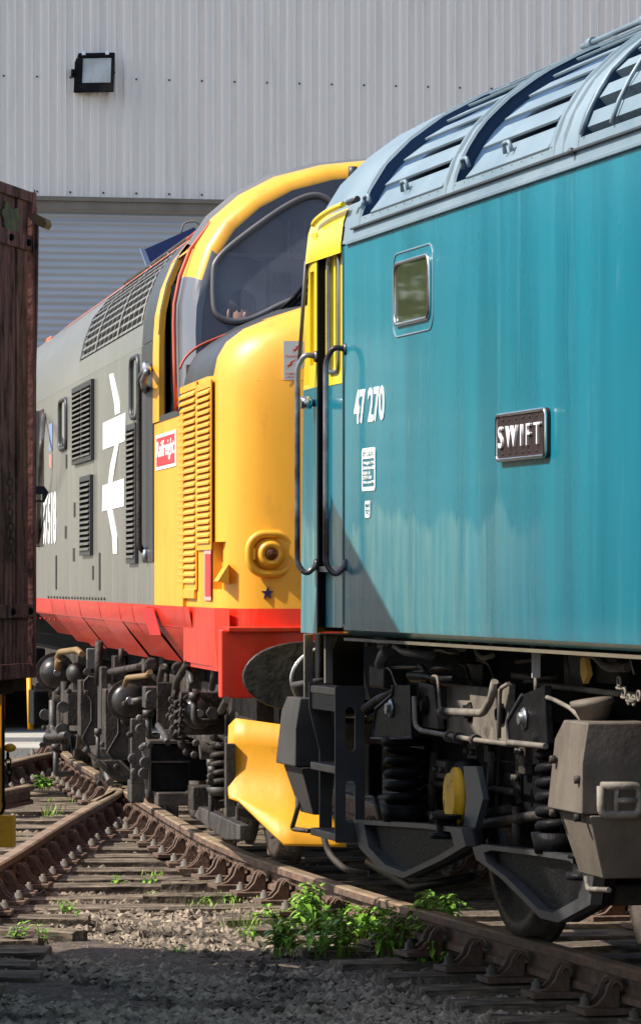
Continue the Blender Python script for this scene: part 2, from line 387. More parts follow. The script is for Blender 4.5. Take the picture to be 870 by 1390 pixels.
# louvre slats: each slat overlaps the one below like a shingle, a slot added at the far end to give a dark crescent of shade
for a, b, gap in ((yA0, yA1, .50), (yB0, yB1, .55)):
    n = 9
    bk = MB(); pts = [rc(t0 - .04 + (t1 - t0 + .08) * i / 20, -.05) for i in range(21)]; pt2 = [rc(t0 - .04 + (t1 - t0 + .08) * i / 20, -.001) for i in range(21)]
    bk.loft([[(p.x, y, p.y) for p in pts] for y in (a, b)]); bk.loft([[(p.x, a, p.y) for p in pts], [(p.x, a, p.y) for p in pt2]]); bk.build('louvre_shade_backing', m_recess, ro, smooth=True)
    G_ = lambda t: gap * (.10 + .90 * math.sin(PI * min(1., t * .82 + .08)) ** .9)
    for k in range(n):
        ta = t0 + (t1 - t0) * k / n; tb = t0 + (t1 - t0) * (k + .84) / n
        p = rc(ta, .008); q = rc(tb, -.010)
        s = MB()
        ya = a - .02 - G_((k + 0) / n); yc = a - .02 - G_((k + .93) / n); yb = b + .08
        s.hexa([(p.x + .008, yb, p.y - .010), (p.x + .008, ya, p.y - .010), (p.x, ya, p.y), (p.x, yb, p.y), (q.x + .006, yb, q.y - .010), (q.x + .006, yc, q.y - .010), (q.x, yc, q.y), (q.x, yb, q.y)])
        s.build('louvre_slat', m_blueroof, ro, bevel=.003)
    for yy in (yb, ):
        s = MB(); pts = [rc(t0 + (t1 - t0) * i / 14, .002) for i in range(15)]; ins = [rc(t0 + (t1 - t0) * i / 14, -.07) for i in range(15)]
        s.loft([[(p.x, b, p.y) for p in pts], [(p.x, b + .08, p.y) for p in pts], [(p.x, b + .08, p.y) for p in ins]]); s.build('louvre_end_plate', m_blueroof, ro)
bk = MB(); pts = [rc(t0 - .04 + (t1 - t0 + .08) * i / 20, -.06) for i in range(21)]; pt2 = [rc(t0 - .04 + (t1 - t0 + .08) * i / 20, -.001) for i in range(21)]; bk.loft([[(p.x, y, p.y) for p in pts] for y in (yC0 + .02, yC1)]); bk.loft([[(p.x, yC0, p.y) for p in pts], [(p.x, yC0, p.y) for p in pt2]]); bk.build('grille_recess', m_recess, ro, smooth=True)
# fan grille bay: bars along the roof with cross bars
for k in range(9):
    ta = t0 + .02 + (t1 - t0) * k / 9; p = rc(ta, .0); q = rc(ta + .038, -.002)
    s = MB(); s.prism([(p.x, yC0 - .05, p.y), (q.x, yC0 - .05, q.y), (q.x + .03, yC0 - .05, q.y - .03), (p.x + .03, yC0 - .05, p.y - .03)], (0, yC1 - yC0 + .1, 0)); s.build('grille_bar', m_blueroof, ro)
for k in range(4):
    yy = yC0 - .05 - (k) * .40; s = MB()
    s.tube([(rc(t0 + (t1 - t0) * i / 12, .014).x, yy, rc(t0 + (t1 - t0) * i / 12, .014).y) for i in range(13)], .009, 6); s.build('grille_cross_bar', m_blueroof, ro)
# lifting hooks on the lower slat
for u in (512, 563, 646, 704):
    y = y47(u, -1.27); s = MB()
    s.tube(bend([(-1.312, y - .05, 3.245), (-1.322, y - .045, 3.285), (-1.322, y + .045, 3.285), (-1.312, y + .05, 3.245)], .025), .009, 8); s.build('lifting_hook', m_blueroof, ro)
# cantrail gutter, seams and roof pipe
s = MB(); s.box(-1.345, -1.325, TAIL, y47(472), 3.086, 3.104); s.build('cantrail_strip', m_blueroof, ro, bevel=.004)
s = MB(); s.box(-1.341, -1.32, TAIL, y47(478), 3.15, 3.158); s.build('cantrail_seam', m_dgrey, ro)
s = MB(); pts = [(-.62, y, 3.845) for y in (-1.4, -4, -7)]
s.tube([(-.64, -3.0, 3.835), (-.64, -9, 3.835)], .013, 8)
for y in (-3.1, -3.9, -4.7, -5.5): s.cyl((-.64, y, 3.835), (-.64, y - .07, 3.835), .022, 12)
s.build('roof_conduit', m_blueroof, ro)
s = MB(); s.cyl((-1.1, -.62, 3.48), (-1.1, -.62, 3.535), .022, 10); s.build('roof_vent', m_dgrey, ro)
# rivets along the bay border
for i in range(22):
    y = yA0 - .08 - i * .15
    if y < TAIL + 1: break
    s = MB(); s.sphere((-1.3195, y, 3.19), .004, 8); s.build('rivet', m_blueroof, ro)

# --- cab side in front of the side skin: door and yellow panels
YB = 2.47                                        # yellow/blue division
cab = MB()
# blue pillar strip behind the door, then panels round door and window, tapering in towards the nose
def skin(m, ya, yb, za, zb, xa=XS, xb=XS, n=1):
    m.loft([[(xa, ya, za), (xa, ya, zb)], [(xb, yb, za), (xb, yb, zb)]], smooth=False)
yw0, yw1 = y47(437), y47(421)                     # cab side window
ty = lambda y: XS + max(0, (y - ycorner)) * .55 + (.0 if y < ycorner else 0)
ys = [yd0, yd0 + .06, yw1, ycorner, ycorner + .12, ycorner + .22, ycorner + .30, ycorner + .34]
xs = [XS, XS, XS + .004, XS + .012, XS + .05, XS + .13, XS + .27, XS + .45]
def ysh(i, z): return ys[i] - (max(0, z - 2.2) * .22 if i >= 3 else 0)
def band(m, z0, z1, i0=0, i1=len(ys) - 1):
    m.loft([[(xs[i], ysh(i, z), z) for z in (z0, z1)] for i in range(i0, i1 + 1)])
# around the window (window between ys[1] and ys[2])
zw0, zw1 = 2.58, 3.02
mbB = MB(); band(mbB, 1.31, YB, 3); mbB.build('cab_front_corner', m_cream, L47, smooth=True, ang=60)
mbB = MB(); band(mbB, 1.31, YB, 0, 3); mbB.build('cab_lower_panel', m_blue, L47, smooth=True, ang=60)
mbY = MB(); band(mbY, YB, zw0); band(mbY, zw1, 3.20); band(mbY, zw0, zw1, 0, 1); band(mbY, zw0, zw1, 2, 7)
# reveal of the window opening
for a, b in ((1, 2),):
    x0 = XS; d = .09
    mbY.face([(x0, ys[1], zw0), (x0, ys[2], zw0), (x0 + d, ys[2], zw0), (x0 + d, ys[1], zw0)]); mbY.face([(x0, ys[1], zw1), (x0, ys[2], zw1), (x0 + d, ys[2], zw1), (x0 + d, ys[1], zw1)])
    mbY.face([(x0, ys[1], zw0), (x0, ys[1], zw1), (x0 + d, ys[1], zw1), (x0 + d, ys[1], zw0)]); mbY.face([(x0, ys[2], zw0), (x0, ys[2], zw1), (x0 + d, ys[2], zw1), (x0 + d, ys[2], zw0)])
cy = mbY.build('cab_upper_panel', m_cream, L47, smooth=True, ang=60)
s = MB(); s.box(XS + .085, XS + .09, ys[1], ys[2], zw0, zw1); s.build('window_pane', m_cream, cy)
# front bulkhead of the cab (faces away)
s = MB(); s.prism([(XS + .45, ycorner + .34, 1.31), (XS + .45, ycorner + .34, 2.2), (XS + .45, ycorner + .12, 3.2), (XS + .45, ycorner + .08, 3.2), (XS + .45, ycorner + .30, 2.2), (XS + .45, ycorner + .30, 1.31)], (-2 * XS - .9, 0, 0)); s.build('cab_front', m_cream, L47)
s = MB(); s.box(XS + .2, -XS, ycorner - .1, ycorner + .1, 1.31, 3.2) if False else s.box(.8, 1.32, yd1, ycorner + .3, 1.31, 3.2); s.build('cab_far_side', m_cream, L47)
# gutter over the cab door
s = MB(); pts = [F47.X(u, v, XS - .012) for u, v in ((424, 308), (428, 300), (440, 290), (456, 281), (472, 275))]
s.tube(smoothpoly(pts, 2, False), .014, 8); s.build('door_gutter', m_cream, L47)
s = MB(); a = F47.X(473, 275, XS - .012); b = F47.X(485, 270, XS - .005); s.tube([a, b], .015, 8); s.build('gutter_end', m_dgrey, L47)
# yellow brow between panel top and the gutter
BR = [(-1.33, 3.06), (-1.33, 3.10), (-1.318, 3.20), (-1.296, 3.265)]
s = MB(); s.loft([[(x - .007, y, z + .003) for x, z in BR] for y in (yd1, yd0, ycorner - .20)] + [[(x * .985, ycorner - .06, z - .02) for x, z in BR], [(x * .93, ycorner + .08, z - .07) for x, z in BR]]); s.build('cab_brow', m_cream, L47, smooth=True)
s = MB(); s.tube([(xs[3] - .008, ys[3] + .03, 2.50), (xs[3] - .008, ys[3] - .16, 3.08)], .010, 8); s.tube([(xs[4] - .008, ys[4], 1.7), (xs[4] - .008, ys[4], 2.5)], .006, 6) if False else None; s.build('windscreen_edge', m_rubber, L47)
def rrect(x, y0, y1, z0, z1, r, n=4):
    o = []
    for cy_, cz, a0 in ((y1 - r, z1 - r, 0), (y0 + r, z1 - r, 90), (y0 + r, z0 + r, 180), (y1 - r, z0 + r, 270)):
        for i in range(n + 1):
            a = math.radians(a0 + 90 * i / n); o.append(Vector((x, cy_ + r * math.cos(a), cz + r * math.sin(a))))
    return o
# door: recessed 35 mm
s = MB(); X1 = XS + .035
yda, ydb = yd1 + .012, yd0 - .012
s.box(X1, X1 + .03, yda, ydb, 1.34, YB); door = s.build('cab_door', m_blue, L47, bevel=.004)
s = MB(); wy0, wy1 = y47(461.5, X1), y47(447, X1)
wz0, wz1 = 2.53, 3.08
s.holed([(X1, yda, YB + .002), (X1, ydb, YB + .002), (X1, ydb, 3.17), (X1, yda, 3.17)], [rrect(X1, wy0, wy1, wz0, wz1, .05)], (.03, 0, 0))
s.build('door_upper_panel', m_cream, door)
s = MB(); s.tube(rrect(X1 - .004, wy0, wy1, wz0, wz1, .05), .011, 8, closed=True); s.build('window_seal', m_steel, door)
s = MB(); s.box(X1 + .022, X1 + .026, wy0, wy1, wz0, wz1); s.build('window_pane', glass('door_glass', (.3, .3, .3), veil=(.55, .53, .45), veilw=.55), door)
s = MB(); s.box(X1 - .001, X1 + .02, (wy0 + wy1) / 2 - .02, (wy0 + wy1) / 2 + .02, wz0, wz1); s.build('glazing_bar', m_cream, door)
p = F47.X(437, 547, X1); s = MB(); s.lathe((X1, p.y, p.z), (-1, 0, 0), [(0, .02), (.05, .018), (.055, .03), (.10, .03), (.102, .02)], 14); s.build('door_handle', m_chrome, door)
s = MB(); s.lathe((X1 + .001, p.y - .02, p.z - .05), (-1, 0, 0), [(0, .07), (.008, .065)], 20); s.build('handle_recess', m_deep, door)
# dark gap lines each side of the door
for a in (yd0, yd1):
    s = MB(); s.box(XS + .002, XS + .06, a - (.012 if a == yd1 else .03), a + .012, 1.34, 3.18); s.build('door_jamb', m_deep, L47)
# vent strip at the door foot
for k in range(9):
    s = MB(); yy = y47(432, X1) + (y47(446, X1) - y47(432, X1)) * k / 8; s.box(X1 - .012, X1, yy - .008, yy + .008, 1.665, 1.90); s.build('vent_rib', m_black, door)
s = MB(); s.box(X1 - .03, X1, yda, ydb, 1.60, 1.625); s.build('door_step_bar', m_steel, door)
# handrails, standing 75 mm off the side
for (u, vt, vb) in ((429.5, 484, 775), (469, 474, 778)):
    y = y47(u); zt = F47.X(u, vt, XS).z; zb = F47.X(u, vb, XS).z; zb = max(zb, 1.60)
    s = MB(); s.tube(bend([(XS + .0, y, zt), (XS - .055, y, zt + .01), (XS - .085, y + .03, zt - .05), (XS - .085, y + .03, zb + .03), (XS - .045, y + .01, zb - .02), (XS + .0, y, zb + .03)], .05, 5), .0135, 10); s.build('handrail', m_hand, L47)
    for zz in (zt, zb + .03):
        s = MB(); s.lathe((XS, y, zz), (-1, 0, 0), [(0, .028), (.01, .026), (.012, .015)], 14); s.build('handrail_flange', m_hand, L47)
# panel joint and beading behind the door
for u in (466.5,):
    s = MB(); s.box(XS - .004, XS + .01, y47(u) - .004, y47(u) + .004, 1.36, 3.09); s.build('panel_joint', m_dgrey, L47)
# small body side window
w = [(536.5, 360), (583, 344), (583.5, 432), (537, 441)]
P = [F47.X(u, v, XS - .003) for u, v in w]
y0, y1 = (P[1].y + P[2].y) / 2, (P[0].y + P[3].y) / 2; z0, z1 = (P[2].z + P[3].z) / 2, (P[0].z + P[1].z) / 2
rr = smoothpoly([(XS - .014, y0, z0), (XS - .014, y1, z0), (XS - .014, y1, z1), (XS - .014, y0, z1)], 2)
rr = []
def rrect(x, y0, y1, z0, z1, r, n=4):
    o = []
    for cy_, cz, a0 in ((y1 - r, z1 - r, 0), (y0 + r, z1 - r, 90), (y0 + r, z0 + r, 180), (y1 - r, z0 + r, 270)):
        for i in range(n + 1):
            a = math.radians(a0 + 90 * i / n); o.append(Vector((x, cy_ + r * math.cos(a), cz + r * math.sin(a))))
    return o
s = MB(); s.tube(rrect(XS - .006, y0, y1, z0, z1, .05), .009, 8, closed=True); win = s.build('side_window', m_chrome, L47)
s = MB(); s.prism(rrect(XS - .004, y0, y1, z0, z1, .05), (.003, 0, 0)); s.build('window_pane', m_glassb, win)
s = MB(); s.prism(rrect(XS - .0015, y0, y1, z0, z1, .05), (.001, 0, 0)); s.build('window_backing', m_deep, win)
s = MB(); s.tube(rrect(XS - .001, y0 - .05, y1 + .05, z0 - .05, z1 + .045, .07), .004, 6, closed=True); s.build('window_surround', m_blueroof, win)

# number, data panels, nameplate
def sidetext(F, body, u0, u1, vb, vt, x, name, m, parent, bold=.0, depth=.002, usev=None):
    """lettering whose box spans u0..u1 on a side plane, baseline at vb, capital height to vt (both at u0)"""
    a = F.X(u0, vb, x); b = F.X(u1, vb, x); t = F.X(u0, vt, x); h = t.z - a.z
    mb = text_mb(body, 1., Matrix.Identity(4), bold=bold, depth=0)
    xsv = [v.co.x for v in mb.bm.verts]; ysv = [v.co.y for v in mb.bm.verts]
    w = max(xsv) - min(xsv); hh = max(ysv) - min(ysv); mx, my = min(xsv), min(ysv)
    Lg = a.y - b.y
    bmesh.ops.extrude_face_region(mb.bm, geom=list(mb.bm.faces))
    mb.bm.free(); mb = text_mb(body, 1., Matrix.Identity(4), bold=bold, depth=.5)
    for v in mb.bm.verts:
        q = v.co; v.co = Vector((x - (q.z + .5) * depth, a.y - (q.x - mx) / w * Lg, a.z + (q.y - my) / hh * h))
    return mb.build(name, m, parent)
sidetext(F47, '47 270', 481, 522, 577, 530, XS - .0015, 'running_number', m_white, L47, bold=.028, depth=.002)
def rectframe(F, u0, u1, v0, v1, x, wd, name, m, parent, rad=.02):
    a = F.X(u0, v1, x); b = F.X(u1, v1, x); c = F.X(u0, v0, x)
    s = MB(); s.holed(rrect(x, b.y, a.y, a.z, c.z, rad), [rrect(x, b.y + wd, a.y - wd, a.z + wd, c.z - wd, max(.004, rad - wd))], (-.002, 0, 0)); return s.build(name, m, parent)
dp = rectframe(F47, 491.5, 509.5, 609, 667, XS - .002, .018, 'data_panel', m_white, L47)
s = MB(); a = F47.X(493, 621, XS - .002); b = F47.X(509, 621, XS - .002); s.box(XS - .004, XS - .001, b.y, a.y, a.z - .008, a.z + .004); s.build('panel_rule', m_white, dp)
sidetext(F47, 'Class 47/0', 493.5, 508, 619, 612.5, XS - .002, 'panel_lettering', m_white, dp, bold=.02)
for i, (t, va, wd) in enumerate((('Weight 119t', 632, 14.5), ('Brake force 60t', 638, 14.5), ('RA 6', 645, 9), ('ETH 66', 651, 11), ('Max speed 95', 658, 14.5))):
    sidetext(F47, t, 493.5, 493.5 + wd, va, va - 5, XS - .002, 'panel_lettering', m_white, dp, bold=.03)
dq = rectframe(F47, 495.5, 502.5, 680, 703, XS - .002, .012, 'small_data_panel', m_white, L47, .015)
for t, va in (('W', 686), ('RA6', 693), ('D', 699)): sidetext(F47, t, 497, 501.5, va, va - 4.5, XS - .002, 'panel_lettering', m_white, dq, bold=.02)
a = F47.X(680, 628, XS); b = F47.X(747, 620, XS); c = F47.X(680, 563, XS); d = F47.X(747, 552, XS)
z0, z1 = (a.z + b.z) / 2, (c.z + d.z) / 2
s = MB(); s.prism(rrect(XS - .003, b.y, a.y, z0, z1, .025), (-.016, 0, 0)); npl = s.build('nameplate', m_plate, L47)
s = MB(); s.tube(rrect(XS - .019, b.y + .006, a.y - .006, z0 + .006, z1 - .006, .022), .008, 8, closed=True); s.build('plate_rim', m_chrome, npl)
s = text_mb('SWIFT', 1, Matrix.Identity(4), depth=.5, bold=-.006, space=1.55)
xx = [v.co.x for v in s.bm.verts]; yy = [v.co.y for v in s.bm.verts]
for v in s.bm.verts:
    q = v.co.copy(); v.co = Vector((XS - .019 - (q.z + .5) * .010, a.y - .055 - (q.x - min(xx)) / (max(xx) - min(xx)) * (a.y - b.y - .11), z0 + .052 + (q.y - min(yy)) / (max(yy) - min(yy)) * (z1 - z0 - .104)))
s.build('name_lettering', mat('pale_metal_letters', (.80, .76, .78), .45), npl)
for k in range(2):
    for i in range(6):
        s = MB(); s.sphere((XS - .019, a.y - .10 - i * .1, z0 + .028 if k else z1 - .028), .006, 8); s.build('plate_rivet', m_plate, npl)
s = MB(); s.sphere(F47.X(682, 568, XS - .01), .012, 8); 
s.build('plate_bolt', m_chrome, npl)
p = F47.X(775, 206, XS - .01)
s = MB(); s.sphere((p.x, p.y, p.z), .016, 8); s.build('roof_bolt', m_dgrey, ro)

# --- underframe and bogie
uf = MB(); uf.box(-.95, .95, TAIL + .3, -.2, .98, 1.30); uf.build('underframe', m_deep, L47)
s = MB(); s.box(-1.13, 1.13, .0, .09, .90, 1.30); bb = s.build('buffer_beam', m_black, L47, bevel=.01)
# upright pipes and bracket at the buffer beam
for u0, u1 in ((413, 425), (441, 452)):
    a = F47.X(u0, 860, -1.25); b = F47.Y(u1, 860, a.y); s = MB(); s.box(a.x, b.x, a.y, a.y + .02, .98, 1.30); s.build('front_stanchion', m_dust, L47, bevel=.004)
s = MB(); s.tube(bend([F47.X(455, 866, -1.2), F47.X(447, 885, -1.2), F47.X(444, 935, -1.2)], .05), .012, 8); s.build('grey_conduit', mat('stained_grey', (.25, .2, .1), .6), L47)
for sx in (-1, 1):
    x = sx * .865; s = MB()
    s.lathe((x, .09, 1.06), (0, 1, 0), [(0, .17), (.05, .17), (.06, .12), (.34, .11), (.345, .07), (.47, .07)], 24); bu = s.build('buffer', m_black, L47)
    s = MB(); prof = [(.30 * (abs(math.cos(t)) ** .9) * (1 if math.cos(t) > 0 else -1), .185 * math.sin(t)) for t in [2 * PI * i / 40 for i in range(40)]]
    s.prism([(x + px, .47, 1.06 + pz) for px, pz in prof], (0, .035, 0)); s.build('buffer_head', m_grease, bu, bevel=.008)
    s = MB(); s.tube([(x + px, .487, 1.06 + pz) for px, pz in prof], .009, 6, closed=True); s.build('buffer_rim', m_chrome, bu)
    # cab steps: two end plates, three treads
    if sx < 0:
        a = F47.X(455, 930, -1.33); st_y = a.y; xa, xb = a.x, F47.Y(495, 930, st_y).x
        zt, zb = F47.Y(470, 931, st_y).z, F47.Y(470, 1144, st_y).z
        s = MB(); s1 = F47.Y(469, 960, st_y); s2 = F47.Y(482, 1020, st_y); s3 = F47.Y(469, 1060, st_y); s4 = F47.Y(482, 1117, st_y)
        def rr2(x0, x1, z0, z1, r, y, n=4):
            return [Vector((q.y, y, q.z)) for q in rrect(0, x0, x1, z0, z1, r, n)]
        s.holed(rr2(xa, xb, zb, zt, .012, st_y), [rr2(s1.x, s2.x, s2.z, s1.z, .02, st_y), rr2(s3.x, s4.x, s4.z, s3.z, .02, st_y)], (0, .014, 0))
        stp = s.build('step_frame', mat('worn_dark_step_paint', (.04, .036, .036), .5, var=.3, scale=8), L47)
        fy = st_y + .56
        s = MB(); s.prism([(xa, fy, zt), (xb - .03, fy, zt), (xb - .03, fy, zb), (xa + .05, fy, zb), (xa + .05, fy, zt - .32), (xa, fy, zt - .12)], (0, .014, 0)); s.build('step_side_plate', MATS['worn_dark_step_paint'], stp)
        for i, z in enumerate((zt - .01, (zt + zb) / 2 - .01, zb + .04)):
            s = MB(); s.box(xa + .004, xb - .02, st_y + .016, fy - .002, z - .035, z); s.build('step_tread', mat('worn_step_metal', (.12, .10, .09), .4, metal=.5, var=.3, scale=12) if i == 0 else MATS['worn_step_metal'], stp, bevel=.004)
        s = MB(); s.box(xa + .01, xa + .03, st_y + .016, fy - .002, zt - .12, zt - .035); s.build('step_riser', m_grime, stp)
# sandboxes: chamfered hoppers with a capped filler, the near one dusty
def sandbox(u0, u1, vt, vb, x0, wid, m, name='sandbox'):
    a = F47.X(u1, vt, x0); b = F47.X(u0, vt, x0); zb = F47.X(u1, vb, x0).z; zt = a.z
    y0, y1 = a.y, b.y; h = zt - zb; zm = zb + h * .46
    s = MB()
    P = [(y0, zm), (y1, zm), (y1, zt - .02), (y1 - .12, zt + .05), (y0 + .02, zt + .05), (y0, zt - .10)]
    A = [(x0 if True else 0, y, z) for y, z in P]
    A = [Vector((x0 + (.03 if z > zt - .05 else 0), y, z)) for y, z in P]; Bv = [Vector((x0 + wid, y, z)) for y, z in P]
    va = [s.bm.verts.new(p) for p in A]; vb_ = [s.bm.verts.new(p) for p in Bv]; n = 6
    s.bm.faces.new(va[::-1]); s.bm.faces.new(vb_)
    for i in range(n): s.bm.faces.new((va[i], va[(i + 1) % n], vb_[(i + 1) % n], vb_[i]))
    s.hexa([(x0 + .11, y0 + .09, zb), (x0 + wid - .02, y0 + .09, zb), (x0 + wid - .02, y1 - .06, zb), (x0 + .11, y1 - .06, zb),
            (x0 + .03, y0 - .01, zm - .004), (x0 + wid - .02, y0 - .01, zm - .004), (x0 + wid - .02, y1 - .04, zm - .004), (x0 + .03, y1 - .04, zm - .004)])
    o = s.build(name, m, L47, bevel=.008)
    s = MB(); c = (x0 + .14, (y0 + y1) / 2 + .06, zt + .04); s.lathe(c, (-.15, 0, 1), [(0, .05), (.06, .07), (.07, .085), (.09, .085), (.092, .02)], 20); s.build('filler_cap', m, o)
    return o, (y0, y1, zb, zt)
sb, sbd = sandbox(742, 788, 1000, 1196, -1.36, .30, mat('dusty_beige_sandbox', (.135, .11, .085), .7, var=.2, scale=4, dirt=(.05, .038, .03), dscale=3.5, dlo=.48, dhi=.75, dstretch=(1, 1, .4), bump=.12))
sandbox(374, 400, 962, 1108, -1.33, .22, mat('dull_black_sandbox', (.060, .056, .055), .45, var=.2, scale=5))
s = MB(); s.tube(bend([F47.X(404, 1040, -1.2), F47.X(404, 1098, -1.25), F47.X(396, 1125, -1.25), F47.X(420, 1128, -1.2)], .03), .012, 8); s.build('sand_pipe', m_grime, L47)
s = MB(); s.tube(bend([F47.X(438, 1130, -1.15), F47.X(446, 1160, -1.15), F47.X(470, 1182, -1.1), F47.X(500, 1186, -1.0)], .08), .016, 8); s.build('sand_pipe', m_grime, L47)
for (yy, zz) in ((.06, -.16), (.40, -.10), (.06, -.30), (.40, -.30)):
    s = MB(); s.lathe((-1.345, sbd[0] + yy, sbd[3] + zz), (-1, 0, 0), [(0, .016), (.022, .016), (.024, .008)], 6); s.build('sandbox_bolt', m_grime, sb)
# handle loop on near sandbox
a = F47.X(815, 1067, -1.30)
s = MB(); yb_ = F47.X(788, 1060, -1.36).y - .03
pl = [F47.Y(u, v, yb_ - .02) for u, v in ((815, 1067), (868, 1067), (868, 1106), (815, 1106))]
s.tube(bend(pl + [pl[0]], .03), .016, 8); q0 = pl[0].lerp(pl[3], .5); q1 = pl[1].lerp(pl[2], .5); s.tube([q0.lerp(q1, .4), q1], .012, 8); s.tube([pl[0].lerp(pl[1], .4), pl[3].lerp(pl[2], .4)], .010, 8); s.build('handle_loop', m_dust, L47)
# bogie
def bogie(F, root, yc, axles, r, wx, dark, rim=.0):
    """frame sheet, wheels and axles; returns the bogie mesh"""
    s = MB(); y0, y1 = yc + min(axles) - .55, yc + max(axles) + .55
    for sx in (-1, 1): s.box(sx * .98 - .05, sx * .98 + .05, y0, y1, .58, .95)
    s.box(-.95, .95, y0, y0 + .15, .55, .8); s.box(-.95, .95, y1 - .15, y1, .55, .8); s.box(-.95, .95, yc - .3, yc + .3, .5, .95)
    bg = s.build('bogie_frame', dark, root, bevel=.01)
    for a in axles:
        s = MB(); s.cyl((-wx - .25, yc + a, r), (wx + .25, yc + a, r), .09, 16); s.build('axle', m_grime, root)
        for sx in (-1, 1):
            x = sx * wx; s = MB()
            s.lathe((x, yc + a, r), (sx, 0, 0), [(-.06, r + .03), (-.03, r + .028), (-.025, r + .002), (.07, r - .008), (.071, r - .07), (.03, r - .085), (.02, .2), (.08, .17), (.10, .13)], 44)
            s.build('wheel', m_grime, root)
    return bg
ax1 = F47.X(713, 785, -.75).y
ax1 = F47.hit(713, 1272, (0, 0, 0), (0, 0, 1)).y
bg = bogie(F47, L47, ax1 - 2.1, (2.1, -.1, -2.3), .57, .72, m_deep)
bogie(F47, L47, TAIL + 3.9, (2.2, 0, -2.2), .57, .72, m_black)
# coil springs and their seats
for (u, vt, vb, vs, r) in ((551, 1012, 1092, 1115, .082), (760, 1008, 1130, 1158, .08)):
    x = -1.16; t = F47.X(u, vt, x); b_ = F47.X(u, vb, x); c = F47.X(u, vs, x); h = t.z - b_.z
    s = MB(); s.coil((x, t.y, b_.z), r, .021, h, h / .055, 10); s.build('coil_spring', m_black, L47)
    s = MB(); s.lathe((x, t.y, c.z), (0, 0, 1), [(0, r + .02), (b_.z - c.z, r + .035), (b_.z - c.z + .002, .05)], 28); s.build('spring_seat', m_black, L47)
    s = MB(); s.lathe((x, t.y, t.z), (0, 0, 1), [(0, .05), (.001, r + .03), (.04, r + .03)], 28); s.build('spring_cap', m_black, L47)
# equalising beams (dished yokes)
for pts in ([(492, 1112), (592, 1118), (640, 1124), (646, 1148), (612, 1168), (560, 1192), (528, 1180), (500, 1150)],
            [(655, 1150), (668, 1146), (752, 1156), (800, 1163), (822, 1180), (816, 1228), (772, 1252), (748, 1246), (694, 1192), (660, 1166)]):
    s = MB(); s.prism(pside(F47, pts, -1.20), (.05, 0, 0)); o = s.build('equalising_beam', m_black, L47, bevel=.012)
    pp = pside(F47, pts, -1.20); cc = sum(pp, Vector()) / len(pp); s = MB(); s.holed(pp, [[cc + (q - cc) * .80 for q in pp]], (-.045, 0, 0)); s.build('beam_flange', mat('worn_black_edge', (.06, .06, .065), .4, metal=.3, var=.3, scale=9) if 'worn_black_edge' not in MATS else MATS['worn_black_edge'], o)
for (u, v) in ((606, 1122), (793, 1176)):
    p = F47.X(u, v, -1.22); s = MB(); s.lathe((p.x, p.y, p.z - .05), (0, 0, 1), [(0, .07), (.025, .07), (.026, .045), (.08, .045), (.081, .065), (.10, .065)], 20); s.build('beam_bolt', m_black, L47)
# axlebox with yellow bearing covers and link
p = F47.X(616, 1087, -1.12)
s = MB(); s.lathe((-1.0, p.y, p.z), (-1, 0, 0), [(0, .19), (.10, .17), (.101, .12)], 28); axb = s.build('axlebox', m_black, L47)
s = MB(); s.lathe((-1.09, p.y, p.z + .02), (-1, 0, 0), [(0, .125), (.03, .125), (.035, .10), (.055, .10)], 28); s.build('bearing_cover', mat('chipped_yellow', (.75, .42, .01), .5, var=.2, scale=9, dirt=(.03, .02, .015), dscale=14, dlo=.60, dhi=.63), axb)
s = MB(); s.prism(pside(F47, [(628, 1040), (646, 1040), (655, 1085), (640, 1140), (626, 1140), (632, 1085)], -1.17), (.03, 0, 0)); s.build('axlebox_link', mat('blue_grey_steel', (.09, .105, .125), .4, metal=.4), axb, bevel=.004)
# brackets on the bogie frame
br = [('hanger_bracket', [(533, 930), (556, 930), (558, 1002), (504, 1002), (510, 962), (532, 943)], -1.24, m_black),
      ('dusty_frame_plate', [(606, 928), (672, 934), (674, 1006), (606, 1000)], -1.12, m_dust),
      ('hanger_bracket', [(708, 943), (738, 930), (742, 1012), (690, 1012), (688, 978)], -1.26, m_black),
      ('slotted_bracket', [(568, 925), (588, 930), (594, 990), (568, 986)], -1.18, m_grime),
      ('pedestal_leg', [(606, 1010), (660, 1012), (652, 1080), (640, 1120), (625, 1120), (612, 1060)], -1.02, m_grime),
      ('cross_link', [(675, 935), (690, 928), (688, 1010), (676, 1004)], -1.2, m_dust)]
for nm, pts, x, m in br:
    s = MB(); s.prism(pside(F47, pts, x), (.03, 0, 0)); o = s.build(nm, m, L47, bevel=.004)
    c = sum((Vector(q) for q in pside(F47, pts, x)), Vector()) / len(pts)
    s = MB(); s.lathe((x, c.y, c.z), (-1, 0, 0), [(0, .045), (.012, .045), (.013, .026), (.03, .026)], 6); s.build('bolt_head', m_steel if nm == 'hanger_bracket' else m_black, o)
    if nm == 'hanger_bracket':
        s = MB(); s.tube(pside(F47, pts[2:] + [pts[0]], x - .004), .007, 6); s.build('bracket_edge', MATS['worn_black_edge'], o)
